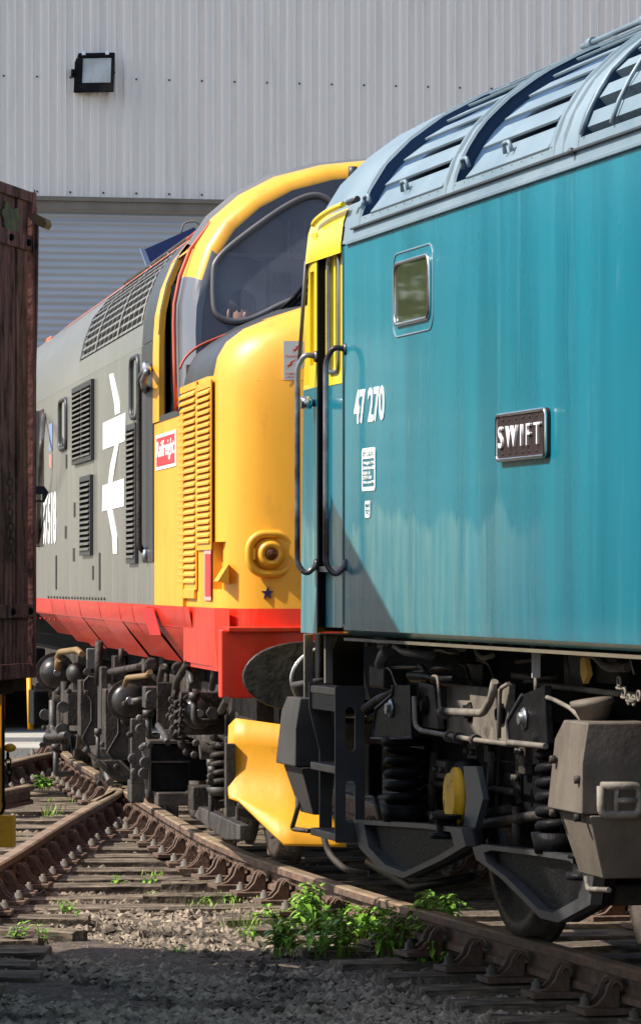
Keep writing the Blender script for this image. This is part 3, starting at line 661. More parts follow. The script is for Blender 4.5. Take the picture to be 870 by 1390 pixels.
pipes = [([(562, 945), (563, 985), (572, 992), (606, 998), (640, 1004), (690, 1010)], -1.27, .011, m_dust),
         ([(587, 918), (594, 918), (597, 965), (612, 968)], -1.25, .007, m_dust),
         ([(597, 966), (655, 968), (666, 950), (671, 925)], -1.26, .017, m_dust),
         ([(690, 1008), (740, 1013)], -1.27, .012, m_dust),
         ([(513, 868), (530, 870), (548, 884), (585, 890)], -1.15, .020, mat('grey_hose', (.13, .13, .145), .5)),
         ([(528, 882), (520, 890), (516, 902)], -1.15, .03, MATS['grey_hose']),
         ([(644, 862), (646, 885), (655, 894), (668, 890)], -1.2, .012, m_dust),
         ([(597, 870), (624, 876), (628, 880)], -1.2, .018, m_dust),
         ([(738, 930), (790, 936), (870, 945)], -1.1, .012, m_dust),
         ([(677, 1002), (678, 935), (690, 928)], -1.24, .009, m_dust),
         ([(765, 868), (772, 920)], -1.2, .006, m_grime), ([(848, 870), (860, 915)], -1.2, .004, m_dust),
         ([(727, 870), (727, 895)], -1.22, .012, m_black), ([(727, 920), (727, 942)], -1.22, .009, m_dust),
         ([(728, 942), (752, 950), (775, 962), (800, 990)], -1.25, .009, m_dust),
         ([(495, 962), (515, 948), (535, 940)], -1.22, .02, m_grime), ([(500, 975), (532, 958)], -1.2, .014, m_black),
         ([(795, 1190), (797, 1207), (826, 1208)], -1.25, .010, m_dust),
         ([(500, 1170), (560, 1205), (640, 1190)], -1.05, .02, m_black)]
for pts, x, r, m in pipes:
    s = MB(); s.tube(bend(pside(F47, pts, x), .04), r, 8); s.build('brake_pipe', m, L47)
for u, v in ((603, 968), (610, 1000), (622, 1002), (645, 1005)):
    p = F47.X(u, v, -1.265); s = MB(); s.cyl((p.x, p.y - .02, p.z), (p.x, p.y + .02, p.z), .026, 8); s.build('pipe_union', m_grime, L47)
s = MB(); a = F47.X(722, 885, -1.24); b = F47.Y(733, 920, a.y); s.box(a.x, b.x, a.y, a.y + .01, b.z, a.z); s.build('white_tag', mat('grubby_white', (.5, .48, .46), .7), L47)
s = MB(); a = F47.X(787, 888, -1.2); s.prism(pside(F47, [(787, 895), (792, 890), (797, 915), (791, 928), (787, 915)], -1.2), (.02, 0, 0)); s.build('ochre_tag', mat('ochre_paint', (.6, .35, .08), .6), L47)
def chain(F, u0, v0, u1, v1, x, n, m, parent, sag=.0, r=.018, w=.005):
    a = F.X(u0, v0, x); b = F.X(u1, v1, x)
    for i in range(n):
        t = (i + .5) / n; p = a.lerp(b, t); p.z -= sag * 4 * t * (1 - t); d = (b - a).normalized()
        e = Vector((1, 0, 0)) if i % 2 else d.cross(Vector((1, 0, 0))).normalized()
        s = MB(); L_ = (b - a).length / n * .66
        s.tube([p + d * math.cos(q) * L_ + e * math.sin(q) * r for q in [2 * PI * k / 12 for k in range(12)]], w, 5, closed=True); s.build('chain_link', m, parent)
chain(F47, 838, 920, 868, 942, -1.22, 9, m_dust, L47, sag=.05)
# exhauster boxes and cables half hidden in the dark behind the sill
for (u0, u1, v0, v1, x, m) in ((792, 830, 880, 935, -1.05, m_black), (836, 880, 890, 930, -1.0, m_grime), (655, 700, 900, 960, -1.0, m_black), (520, 560, 905, 935, -1.05, m_grime), (500, 520, 1010, 1080, -1.1, m_black), (690, 730, 1020, 1110, -1.0, m_black), (575, 605, 1000, 1100, -1.02, m_black), (840, 890, 1110, 1210, -1.1, m_black), (826, 880, 1200, 1230, -1.15, m_grime)):
    s = MB(); fb(s, F47, u0, u1, v0, v1, x, .3); s.build('underframe_box', m, L47, bevel=.012)

# more brake rigging, clips, hoses and bolts crowding the bogie
rg = random.Random(21)
for i in range(16):
    u = 505 + rg.random() * 350; v = 872 + rg.random() * 60; x = -1.0 - rg.random() * .2; L_ = 20 + rg.random() * 60; dv = rg.uniform(-18, 34)
    s = MB(); s.tube(bend(pside(F47, [(u, v), (u + L_ * .4, v + dv * .2), (u + L_ * .6, v + dv), (u + L_, v + dv)], x), .05), rg.choice((.008, .012, .018)), 8); s.build('brake_pipe', rg.choice((m_grime, m_black, m_mid)), L47)
for i in range(14):
    u = 520 + rg.random() * 300; v = 1000 + rg.random() * 110; x = -.93 - rg.random() * .16; p = F47.X(u, v, x)
    s = MB(); w_ = rg.uniform(.03, .10); h_ = rg.uniform(.03, .12); s.box(x, x + .06, p.y - w_, p.y + w_, p.z - h_, p.z + h_); o = s.build('rigging_bracket', rg.choice((m_grime, m_black)), L47, bevel=.01)
    for q in (-.6, .6):
        s = MB(); s.lathe((x, p.y + w_ * q, p.z), (-1, 0, 0), [(0, .014), (.018, .014), (.02, .007)], 6); s.build('bolt_head', m_mid, o)
for (u0, v0, u1, v1, r) in ((520, 1130, 690, 1098, .02), (560, 1060, 700, 1075, .016), (640, 1120, 745, 1105, .022), (500, 1040, 520, 1130, .014), (668, 1020, 664, 1120, .02), (590, 1020, 585, 1100, .02), (700, 1095, 700, 1150, .018)):
    s = MB(); s.tube(pside(F47, [(u0, v0), (u1, v1)], -1.06), r, 8); s.build('brake_rod', m_grime, L47)
for u in range(500, 860, 28):
    p = F47.X(u, 868 + rg.random() * 3, -1.26); s = MB(); s.lathe((p.x, p.y, p.z), (0, 0, -1), [(0, .013), (.025, .013), (.027, .007)], 6); s.build('sill_bolt', m_mid, L47)
# ================================================================== GREY LOCOMOTIVE (left, far)
L37 = empty('diesel_locomotive', F37.o, TH37)
tag(L37, 'grey diesel locomotive with bulbous yellow nose, red skirt and black windscreen surround', 'locomotive')
C = lambda u, v, x=-1.33: F37.X(u, v, x)
c37 = lambda u, x=-1.33: F37.X(u, 785, x).y
ND = 1.41
roof37 = [(-1.33, 3.00), (-1.32, 3.14), (-1.285, 3.30), (-1.22, 3.46), (-1.11, 3.60), (-.95, 3.72), (-.74, 3.82), (-.48, 3.89), (-.22, 3.92), (0, 3.93)]
ydr = c37(210); yrear = c37(46)
# grey body between the cabs
s = MB(); s.loft([[(-1.33, y, z) for z in (ND, 2.0, 2.5, 2.999)] for y in (ydr, (ydr + yrear) / 2, yrear)]); s.loft([[(1.33, y, z) for z in (ND, 3.0)] for y in (ydr, yrear + 2)])
s.box(-1.3, 1.3, 1.72, 1.80, 1.2, 2.78); body = s.build('body_side', m_grey, L37)
def rr37(m, y0, y1, n=4, f=None):
    P = mirror(roof37); m.loft([[(x, y0 + (y1 - y0) * i / n, z) for x, z in P] for i in range(n + 1)], f)
gy0, gy1 = c37(191), c37(107)
s = MB(); rr37(s, ydr + .03, gy0); rr37(s, gy1, 18.2)
s.loft([[(x, y, z) for x, z in roof37[:2]] for y in (gy0, gy1)]); s.loft([[(x, y, z) for x, z in mirror(roof37)[5:]] for y in (gy0, gy1)])
# solid post between grille halves
s.box(-1.0, 1.0, 18.18, 18.2, 1.4, 3.0)
roof_ = s.build('roof', m_grey, L37, smooth=True, ang=50)
s = MB(); s.box(-1.22, 1.22, 3.5, 17.9, 1.3, 3.1); s.build('engine_room_wall', m_deep, L37)
s = MB(); s.loft([[(x, y, z) for x, z in roof37[4:7]] for y in (gy0, gy1)]); s.prism([(-1.22, gy0, 3.05), (-1.19, gy0, 3.3), (-1.04, gy0, 3.52), (-.95, gy0, 3.56), (-.95, gy0, 3.05)], (0, gy1 - gy0, 0)); s.build('grille_backing', m_deep, roof_)
G = [(Vector(roof37[i]), Vector(roof37[i + 1])) for i in range(1, 4)]
def gc(t):
    Ls = [(b - a).length for a, b in G]; d = t * sum(Ls)
    for (a, b), l in zip(G, Ls):
        if d <= l: return a + (b - a) * (d / l)
        d -= l
    return G[-1][1]
nb = 9
for k in range(nb):
    s = MB(); p = gc((k + .25) / nb); q = gc((k + .55) / nb); s.prism([(p.x, gy0, p.y), (q.x, gy0, q.y), (q.x + .03, gy0, q.y - .02), (p.x + .03, gy0, p.y - .02)], (0, gy1 - gy0, 0)); s.build('grille_bar', m_grey, roof_)
for k in range(15):
    y = gy0 + (gy1 - gy0) * k / 14; w = .045 if k in (0, 14, 5, 10) else .014
    s = MB(); pts = [gc(i / 8) for i in range(9)]
    s.loft([[(p.x - .008, y - w, p.y + .004) for p in pts], [(p.x - .008, y + w, p.y + .004) for p in pts]]); s.build('grille_cross_bar', m_grey, roof_)
# orange cantrail stripe and roof edge bits
s = MB()
s.loft([[(-1.235, y, 3.436), (-1.18, y, 3.535)] for y in (ydr, yrear)]) if False else None
s.loft([[(-1.108, y, 3.610), (-1.035, y, 3.667)] for y in (2.05, yrear)]); s.build('cantrail_stripe', m_orange, roof_)
s = MB(); s.tube([(-.80, 6.0, 3.83), (-.80, 10.5, 3.83)], .03, 8); s.build('roof_conduit', m_grime, roof_)
s = MB(); s.tube([(-.78, 3.6, 3.85), (-.78, 6.5, 3.85)], .018, 8); s.build('roof_handrail', m_dgrey, roof_)
for y in (4.4, 5.6, 7.0, 8.2):
    s = MB(); s.tube(bend([(-.86, y - .12, 3.75), (-.86, y - .12, 3.80), (-.86, y + .12, 3.80), (-.86, y + .12, 3.75)], .04), .012, 6); s.build('lifting_eye', m_dgrey, roof_)
s = MB(); p = C(65, 480, -1.1); s.box(-1.10, -1.06, p.y - .2, p.y + .2, 3.57, 3.645); s.build('orange_roof_box', m_orange, roof_, bevel=.02)
# rear cab, mostly hidden: yellow
s = MB(); s.loft([[(-1.33, yrear + .001, ND), (-1.33, yrear + .001, 3.0)], [(-1.33, 15.4, ND), (-1.33, 15.4, 3.0)], [(-1.30, 18.0, ND), (-1.30, 18.0, 2.7)]]); s.build('rear_cab_side', m_yel, L37)
s = MB(); s.box(-1.345, -1.335, yrear - .3, yrear - .02, ND + .1, 3.0) ; s.build('rear_door_pillar', m_orange, L37) if False else s.bm.free()

# louvre panels on the grey side
def louvre(u0, u1, vt0, vb0, vt1, vb1, n, name, mfr, msl, F=F37, x=-1.33, proud=.012, parent=None, cols=1, back=None, cov=.70, pr=.035):
    """framed stack of slats; vt0/vb0 at the u0 side, vt1/vb1 at the u1 side"""
    y1, y0 = F.X(u0, vt0, x).y, F.X(u1, vt1, x).y
    zt = (F.X(u0, vt0, x).z + F.X(u1, vt1, x).z) / 2; zb = (F.X(u0, vb0, x).z + F.X(u1, vb1, x).z) / 2
    s = MB(); s.box(x - .001, x - .004, y0, y1, zb, zt); fr = s.build(name, back or m_deep, parent)
    w = .035; s = MB()
    s.box(x - .004, x - proud - .012, y0, y0 + w, zb, zt); s.box(x - .004, x - proud - .012, y1 - w, y1, zb, zt); s.box(x - .004, x - proud - .012, y0 + w, y1 - w, zt - w, zt); s.box(x - .004, x - proud - .012, y0 + w, y1 - w, zb, zb + w)
    if cols == 2: s.box(x - .004, x - proud - .012, (y0 + y1) / 2 - w * .6, (y0 + y1) / 2 + w * .6, zb + w, zt - w)
    s.build('louvre_frame', mfr, fr)
    for k in range(n):
        a = zb + w + (zt - zb - 2 * w) * (k + .0) / n; b = zb + w + (zt - zb - 2 * w) * (k + cov) / n
        segs = [(y0 + w, y1 - w)] if cols == 1 else [(y0 + w, (y0 + y1) / 2 - w * .6), ((y0 + y1) / 2 + w * .6, y1 - w)]
        for ya, yb in segs:
            s = MB(); s.prism([(x - .004, ya, b), (x - .004, ya, a + .3 * (b - a)), (x - pr, ya, a), (x - pr - .001, ya, a + .010)], (0, yb - ya, 0)); s.build('louvre_slat', msl, fr)
    return fr
fr1 = louvre(102, 128.5, 528, 631, 514, 624, 14, 'louvre_panel', m_dgrey, m_grey, parent=L37, cols=2)
louvre(112.5, 127, 648, 755, 644, 753, 13, 'louvre_panel', m_dgrey, m_grey, parent=L37)
louvre(176, 188.5, 579, 766, 572, 764, 24, 'louvre_panel', m_dgrey, m_grey, parent=L37)
# tall round-ended windows
for (u0, u1, vt, vb) in ((180, 190, 485, 566), (83, 92, 543, 609)):
    y1, y0 = c37(u0), c37(u1); um = (u0 + u1) / 2; zt, zb = C(um, vt).z, C(um, vb).z
    s = MB(); s.tube(rrect(-1.338, y0, y1, zb, zt, .075, 6), .016, 8, closed=True); w = s.build('engine_room_window', m_dgrey, L37)
    s = MB(); s.prism(rrect(-1.331, y0, y1, zb, zt, .075, 6), (-.006, 0, 0)); s.build('window_pane', m_glassd, w)
# far access door with handrails
s = MB(); P = [C(46, 561), C(60, 555), C(60, 741), C(46, 743)]
s.box(-1.331, -1.336, c37(60), c37(46), P[2].z, P[1].z); dr = s.build('access_door', m_grime, L37)
for u in (49, 54): s = MB(); s.box(-1.336, -1.36, c37(u) - .05, c37(u) + .05, P[2].z, P[1].z); s.build('door_post', m_grey, dr)
s = MB(); s.tube(bend([C(60, 563, -1.34), C(57, 600, -1.42), C(55, 640, -1.42), C(52, 740, -1.34)], .1), .02, 8); s.build('handrail', m_mid, dr)
# dark recessed strip and handrail behind the cab door
s = MB(); P = [C(193.5, 390), C(209, 378), C(209, 762), C(193.5, 762)]
zt, zb = 3.0, C(200, 763).z
s.box(-1.331, -1.338, ydr + .02, c37(194.5), zb, 2.998)
s.loft([[(x - .006, y, z + .003) for x, z in roof37[:6]] for y in (ydr + .02, c37(194.5))]); s.build('door_recess', m_dgrey, L37)
s = MB(); y = c37(201); 
zA, zB = C(201, 512).z, C(201, 742).z
s.tube(bend([(-1.338, y, zA + .05), (-1.385, y - .02, zA), (-1.385, y - .02, zB), (-1.338, y, zB - .05)], .07), .017, 10); hr = s.build('handrail', m_grime, L37)
for z in (zA + .05, zB - .05):
    s = MB(); s.lathe((-1.338, y, z), (-1, 0, 0), [(0, .05), (.02, .045), (.03, .02)], 12); s.build('handrail_flange', m_steel, hr)
s = MB(); s.tube(bend([C(197, 530, -1.34), C(195, 516, -1.42), C(200, 505, -1.42), C(202, 497, -1.34)], .05), .022, 8); s.build('grab_handle', m_hand, L37)
# white arrows emblem on the side
k = 180 / 834.
for pts in ([(528, 130), (553, 125), (592, 300), (596, 372), (566, 386), (562, 320)], [(490, 437), (632, 370), (628, 550), (490, 605)], [(564, 578), (589, 567), (563, 720), (550, 806), (522, 818), (536, 700)], [(488, 830), (622, 785), (620, 960), (484, 992)], [(517, 982), (546, 977), (578, 1150), (578, 1258), (553, 1258), (548, 1150)]):
    s = MB(); s.prism([C(35 + a * k, 480 + b * k, -1.3315) for a, b in pts], (-.003, 0, 0)); s.build('arrow_emblem', m_white, L37)
sidetext(F37, '37518', 58.5, 77, 741, 671, -1.3315, 'running_number', m_white, L37, bold=.035)
s = MB(); s.prism(pside(F37, [(67.5, 576), (71.5, 574), (71.5, 612), (67.5, 612)], -1.3315), (-.002, 0, 0)); s.build('blue_badge', mat('faded_blue', (.22, .30, .52), .6), L37)
s = MB(); s.prism(pside(F37, [(67, 617), (71, 617), (71, 636), (68, 634)], -1.3315), (-.002, 0, 0)); s.build('red_badge', mat('faded_red', (.55, .25, .20), .6), L37)
for u, v0, v1 in ((77, 754, 800), (136, 750, 801), (91, 617, 636), (102, 682, 702), (127, 768, 787), (90, 714, 731), (101, 744, 762)):
    s = MB(); a = C(u - .8, v1); b = C(u + .8, v0); s.box(-1.331, -1.336, b.y, a.y, a.z, b.z); s.build('door_slot', m_dgrey, L37)
for i in range(20):
    s = MB(); p = C(67 + i * 4, 810.5 + i * .12); s.sphere((p.x, p.y, p.z), .012, 6); s.build('rivet', m_grime, L37)

# --- red skirt: leaning inwards below the body, in panels with slots
s = MB()
def skirt(m, y0, y1, zt=ND, zb=1.06, xt=-1.335, xb=-1.13):
    m.loft([[(xt, y, zt), (xt + .02, y, zt - .11), ((xt + xb) / 2 - .02, y, (zt + zb) / 2 - .02), (xb, y, zb)] for y in (y0, y1)], smooth=True)
edges = [c37(u, -1.33) for u in (250, 238, 204, 180, 162, 135, 108, 88, 70, 46)]
sk = None
for i in range(len(edges) - 1):
    m = MB(); zb = (1.07, 1.09, 1.06, 1.07, 1.05, 1.07, 1.06, 1.08, 1.12)[i]
    skirt(m, edges[i] + .03, edges[i + 1] - .03, zb=zb); m.build('skirt_panel', m_red, L37, smooth=True)
for e in (1.66, 9, 17.8):
    pass
m = MB(); m.loft([[(-1.334, y, ND), (-1.31, y, ND - .12)] for y in (edges[0], 17.9)]); m.build('skirt_top_rail', m_red, L37)
for i in range(26):
    y = 3.2 + i * .5; 
    s = MB(); s.sphere((-1.262, y, 1.24), .009, 6); s.build('skirt_bolt', m_red, L37)
s = MB(); a = C(204, 826); b = C(219, 826); s.prism(pside(F37, [(192, 825), (209, 826), (219, 862), (205, 862)], -1.345), (-.004, 0, 0)); s.build('recess_plate', mat('deep_red', (.45, .01, .01), .5), L37)
s = MB(); s.box(-1.0, 1.0, .3, 18, .95, 1.35); s.build('underframe', m_deep, L37)

# --- nose
def noseprof(w, zt, z0=1.0):
    k = w / 1.31
    return [(-w, z0), (-w, 1.41), (-w, 2.0), (-w, 2.45), (-w, 2.66), (-w * .985, 2.76), (-w * .95, 2.84), (-w * .88, 2.91), (-w * .78, 2.97 + (zt - 3.15) * .5), (-w * .60, 3.05 + (zt - 3.15) * .9), (-w * .34, zt - .04), (0, zt)]
def nring(y, ins, zt, drop):
    P = mirror(noseprof(1.31 - ins, zt, 1.10)); return [(x, y + (.10 * (abs(x) / 1.31) ** 2.4 if y < 1.0 else 0), z - drop * max(0, min(1, (z - 1.6) / 1.2))) for x, z in P]
RN = [nring(1.78, 0, 3.20, 0), nring(.50, 0, 3.14, 0), nring(.24, .006, 3.14, .008), nring(.14, .025, 3.14, .025), nring(.07, .06, 3.14, .055), nring(.015, .12, 3.13, .10), nring(-.02, .21, 3.13, .17), nring(-.045, .36, 3.13, .29), nring(-.065, .65, 3.13, .52)]
mb = MB(); vr = mb.loft(RN)
mb.bm.faces.new(vr[-1]); mb.bm.faces.new(vr[0][::-1])
for i in range(len(vr) - 1): mb.bm.faces.new((vr[i][0], vr[i + 1][0], vr[i + 1][-1], vr[i][-1]))
bmesh.ops.recalc_face_normals(mb.bm, faces=mb.bm.faces)
nose = mb.build('nose', [m_yel, m_dgrey, m_red], L37, smooth=True, ang=70)
def cut(o, boxes):
    cs = []
    for (x0, x1, y0, y1, z0, z1) in boxes:
        c = MB().box(x0, x1, y0, y1, z0, z1).build('cut', m_yel); c.parent = o.parent; cs.append(c)
        md = o.modifiers.new('b', 'BOOLEAN'); md.object = c; md.operation = 'DIFFERENCE'; md.solver = 'EXACT'
    dg = bpy.context.evaluated_depsgraph_get(); dg.update()
    me = bpy.data.meshes.new_from_object(o.evaluated_get(dg)); o.modifiers.clear(); o.data = me
    for c in cs: bpy.data.objects.remove(c)
pA = F37.Y(291, 735, .05); pB = F37.Y(311, 800, .05)
cut(nose, [(pA.x - .03, pB.x, -.3, .36, pB.z, pA.z)])
nz0 = nose.data
for f in nz0.polygons:
    c = f.center
    f.material_index = 2 if c.z < 1.41 else (1 if (c.y > .42 and c.z > 2.60) else 0)
nz0.set_sharp_from_angle(angle=math.radians(60))
bpy.context.view_layer.update()
def nose_y(x, z):   # outer surface of the nose front at x, z
    ok, loc, n, i = nose.ray_cast(Vector((x, -2, z)), Vector((0, 1, 0))); return loc.y if ok else 0
# yellow wedge shaped as the lit triangle inside the step recess
s = MB(); s.prism([F37.Y(u, v, .10) for u, v in ((296, 789), (311, 765), (311, 792))], (0, .20, 0)); s.build('recess_lit_wedge', m_yel, nose)
s = MB(); s.box(pA.x - .004, pB.x, .165, .175, pB.z, pA.z) ; s.build('recess_back', m_orange, nose) if False else s.bm.free()
# seams and rivets of the nose skin
for zz in (2.62, 1.62):
    s = MB(); pts = [];
    for i in range(19):
        xx = -1.24 + i * .138; pts.append(Vector((xx, nose_y(xx, zz) - .0005, zz)))
    s.tube(pts, .0022, 5); s.build('skin_seam', MATS['warm_yellow_paint'], nose)
# front louvres on the nose side
louvre(245.5, 269, 524, 800, 521, 800, 28, 'nose_louvre', m_yel, m_yel, x=-1.312, parent=nose, back=mat('dark_ochre', (.22, .10, .01), .8), cov=.84, pr=.02, proud=-.002)  # dark ochre backing shows as thin lines between the slats
louvre(269.5, 289, 521, 747, 517, 746, 24, 'nose_louvre', m_yel, m_yel, x=-1.312, parent=nose, back=MATS['dark_ochre'], cov=.84, pr=.02, proud=-.002)
s = MB(); a = F37.X(248, 812, -1.314); b = F37.X(267, 800, -1.314); s.box(-1.313, -1.33, b.y, a.y, a.z, b.z); s.build('louvre_cover', m_yel, nose, bevel=.003)
# red step plate beside the recess
s = MB(); s.prism(pside(F37, [(278, 747), (287, 747), (287, 815), (278, 815)], -1.314), (-.003, 0, 0)); o = s.build('red_lamp_iron', mat('pale_pink_border', (.75, .35, .33), .5), nose)
s = MB(); s.prism(pside(F37, [(279, 752), (286, 752), (286, 809), (279, 809)], -1.318), (-.003, 0, 0)); s.build('red_strip', m_redp, o)
# marker lamp in its rounded housing
yf = lambda x: -.02
p = F37.Y(367, 752, .03)
def rfront(x0, x1, z0, z1, r, y): return [Vector((q.y, y, q.z)) for q in rrect(0, x0, x1, z0, z1, r, 6)]
cx, cz = p.x, p.z; yl = .02
s = MB(); s.tube(rfront(cx - .115, cx + .115, cz - .105, cz + .105, .085, yl), .022, 10, closed=True); lm = s.build('marker_lamp', m_yel, nose)
s = MB(); s.prism(rfront(cx - .112, cx + .112, cz - .102, cz + .102, .08, yl + .012), (0, .02, 0)); s.build('lamp_back_plate', mat('ochre_shade_plate', (.62, .30, .012), .5), lm)  # back plate a darker ochre for the shade inside the housing
s = MB(); s.lathe((cx, yl + .012, cz), (0, -1, 0), [(0, .088), (.012, .086), (.03, .07), (.05, .062), (.055, .045), (.045, .036), (.044, .01)], 28); s.build('lamp_bezel', m_yel, lm)
s = MB(); s.sphere((cx, yl - .03, cz), .034, 14, (1, .6, 1)); s.build('lens', mat('dark_amber_lens', (.10, .03, .01), .12), lm)
for dx in (-.09, .09):
    s = MB(); s.box(cx + dx - .008, cx + dx + .008, yl - .02, yl + .01, cz - .03, cz + .03); s.build('lamp_clip', m_yel, lm)
# blue star
sc_ = F37.Y(364, 805, -.0); st = []
for i in range(10):
    r = .034 if i % 2 == 0 else .0135; a = PI / 2 + i * PI / 5; st.append((sc_.x + r * math.cos(a), sc_.y - .012, sc_.z + r * math.sin(a)))
ystar = nose_y(sc_.x, sc_.z)
s = MB(); s.prism([(x, ystar - .012, z) for x, _, z in st], (0, .03, 0)); s.build('blue_star', mat('star_blue', (.01, .02, .16), .4), nose)
# overhead line warning sign
a = F37.Y(387, 515, -.06); b = F37.Y(415, 462, -.06); ysg = min(nose_y(a.x, (a.z + b.z) / 2), nose_y(b.x, (a.z + b.z) / 2)) - .004
w_ = b.x - a.x
s = MB(); s.prism([(a.x, ysg, a.z), (b.x, ysg, a.z), (b.x, ysg, b.z), (a.x, ysg, b.z)], (0, .003, 0)); wsn = s.build('warning_sign', m_white, nose)
h_ = b.z - a.z
def bolt(x, z, sc):
    P = [(.0, .0), (.5, .35), (.42, .42), (1., .95), (.35, .62), (.45, .52), (-.25, .35), (.1, .3)]
    s = MB(); s.prism([(x + px * sc, ysg - .0015, z + pz * sc) for px, pz in [(0, 0), (.62, .42), (.5, .5), (1., 1.), (.3, .62), (.42, .52), (-.1, .28), (.25, .3)]], (0, .001, 0)); s.build('red_lightning', m_redp, wsn)
bolt(a.x + w_ * .42, a.z + h_ * .68, .055); bolt(a.x + w_ * .14, a.z + h_ * .28, .055); 
for t, z, sz in (('DANGER', .57, .021), ('OVERHEAD', .13, .015), ('LIVE WIRES', .05, .014)):
    text_mb(t, sz, front_place(a.x + w_ * .10, a.z + h_ * z, ysg - .001), depth=.0006, xs=1.0).build('sign_lettering', m_redp, wsn)
# cab doorway panel under the side window, sign
s = MB(); y0, y1 = c37(243), ydr
s.box(-1.331, -1.30, 1.62, y1, ND + .001, 2.50); cabl = s.build('cab_lower_side', m_yel, L37)
skc = MB(); skirt(skc, 1.3, y1, zb=1.08, xt=-1.334, xb=-1.16); skc.build('cab_skirt', m_red, L37, smooth=True)
P = pside(F37, [(212.5, 591), (240, 583), (239.5, 633), (212, 638.5)], -1.333)
s = MB(); y1_, y0_ = (P[0].y + P[3].y) / 2, (P[1].y + P[2].y) / 2; z1_, z0_ = (P[0].z + P[1].z) / 2, (P[2].z + P[3].z) / 2
s.box(-1.332, -1.336, y0_, y1_, z0_, z1_); sg = s.build('railfreight_sign', m_white, L37); sg.name = 'company_sign'
s = MB(); s.box(-1.336, -1.338, y0_ + .06, y1_ - .06, z0_ + .02, z1_ - .02); s.build('sign_face', m_redp, sg)
mb = text_mb('Railfreight', 1, Matrix.Identity(4), depth=.5, bold=.012); xx = [v.co.x for v in mb.bm.verts]; yy = [v.co.y for v in mb.bm.verts]
for v in mb.bm.verts:
    q = v.co.copy(); v.co = Vector((-1.338 - (q.z + .5) * .002, y1_ - .09 - (q.x - min(xx)) / (max(xx) - min(xx)) * (y1_ - y0_ - .16), z0_ + .045 + (q.y - min(yy)) / (max(yy) - min(yy)) * (z1_ - z0_ - .085)))
mb.build('sign_lettering', m_white, sg)

# --- cab shell: rings raked with the windscreens
RAKE = .20
def cring(yb, ins, drop, z0=2.50):
    P = [(-1.33, 2.50), (-1.33, 2.80)] + roof37; P = mirror(P)
    P = [(x, z + .075 * max(0, min(1, (z - 3.3) / .5))) for x, z in P]
    o = []
    for x, z in P:
        k = 1 - ins / 1.33; zz = 2.5 + (z - 2.5) * (1 - drop)
        o.append((x * k, yb - (3.8 - zz) * RAKE, zz))
    return o
R0 = cring(2.62, 0, .0)
R1 = [(p[0], p[1], p[2]) for p in cring(2.20, 0, 0)]
R2 = cring(2.06, .012, .006); R3 = cring(1.96, .045, .022); R4 = cring(1.91, .085, .045); R5 = cring(1.92, .125, .075)
def fm(c):
    return 1 if c.z < 3.36 else 0
mb = MB(); mb.loft([R1, R2, R3, R4, R5], fm); brow = mb.build('cab_front_rim', [m_yel, m_pillar], L37, smooth=True, ang=60)
# roof over the cab, dark grey, joining the body
Rb = [(x, ydr + .03, z) for x, z in mirror(roof37)][3:]
cut_ = [p for p in R1][5:-2]
mb = MB(); mb.loft([cut_, [(p[0], 2.45 - (3.8 - p[2]) * RAKE * .5, p[2] + .035) for p in cut_], Rb]); mb.build('cab_roof', mat('dark_roof_grey', (.12, .115, .105), .5, var=.2), L37, smooth=True)
s = MB(); pts = [(x * 1.0, ydr - .35, z + .012) for x, z in roof37]; s.tube(pts, .014, 6); s.build('roof_beading', m_dgrey, L37)
# cab side above the waist: door window with yellow arch, black sheet for the unlit inside and red seal
s = MB()
xw = -1.331
ya, yb = c37(218), c37(237)
zt_ = 3.22
s.box(-1.331, -1.30, ya, ydr + .02, 2.50, 3.02); s.build('door_pillar', m_yel, L37)
arch = lambda y, off: [(-1.34 - off, y, 2.50), (-1.34 - off, y, 2.9)] + [(x - off - .008, y, z) for x, z in roof37[:5]]
s = MB(); s.loft([arch(ydr + .0, .0), arch(ya - .02, .0), [(p[0] + .03, p[1], p[2]) for p in arch(ya - .02, 0)]], smooth=False); s.build('door_frame', m_yel, L37)
p4 = [(x - .012, z) for x, z in roof37[3:6]]
s = MB(); s.loft([[(x - .008, y, z + .004) for x, z in roof37[3:6]] for y in (ydr, 2.15)], smooth=False); s.build('door_head', m_yel, L37)
s = MB(); s.box(-1.27, -1.26, 2.12, ydr, 2.5, 3.3); s.build('door_dark_sheet', m_deep, L37)
sealp = [(-1.345, 1.86 - .02, 2.52), (-1.348, 1.90, 2.8), (-1.348, 1.94, 3.02)] + [(x - .02, 1.98 + i * .035, z) for i, (x, z) in enumerate(roof37[1:6])]
s = MB(); s.tube(sealp, .012, 8); s.build('door_seal', m_redrub, L37)
s = MB(); s.tube([(-1.12, 2.15, 3.62), (-1.11, 2.5, 3.63), (-1.14, ydr - .1, 3.60)], .011, 8); s.build('door_seal', m_redrub, L37)
s = MB(); s.box(-1.335, -1.25, 1.80, ydr, 2.495, 2.53); s.build('window_sill', m_dgrey, L37)
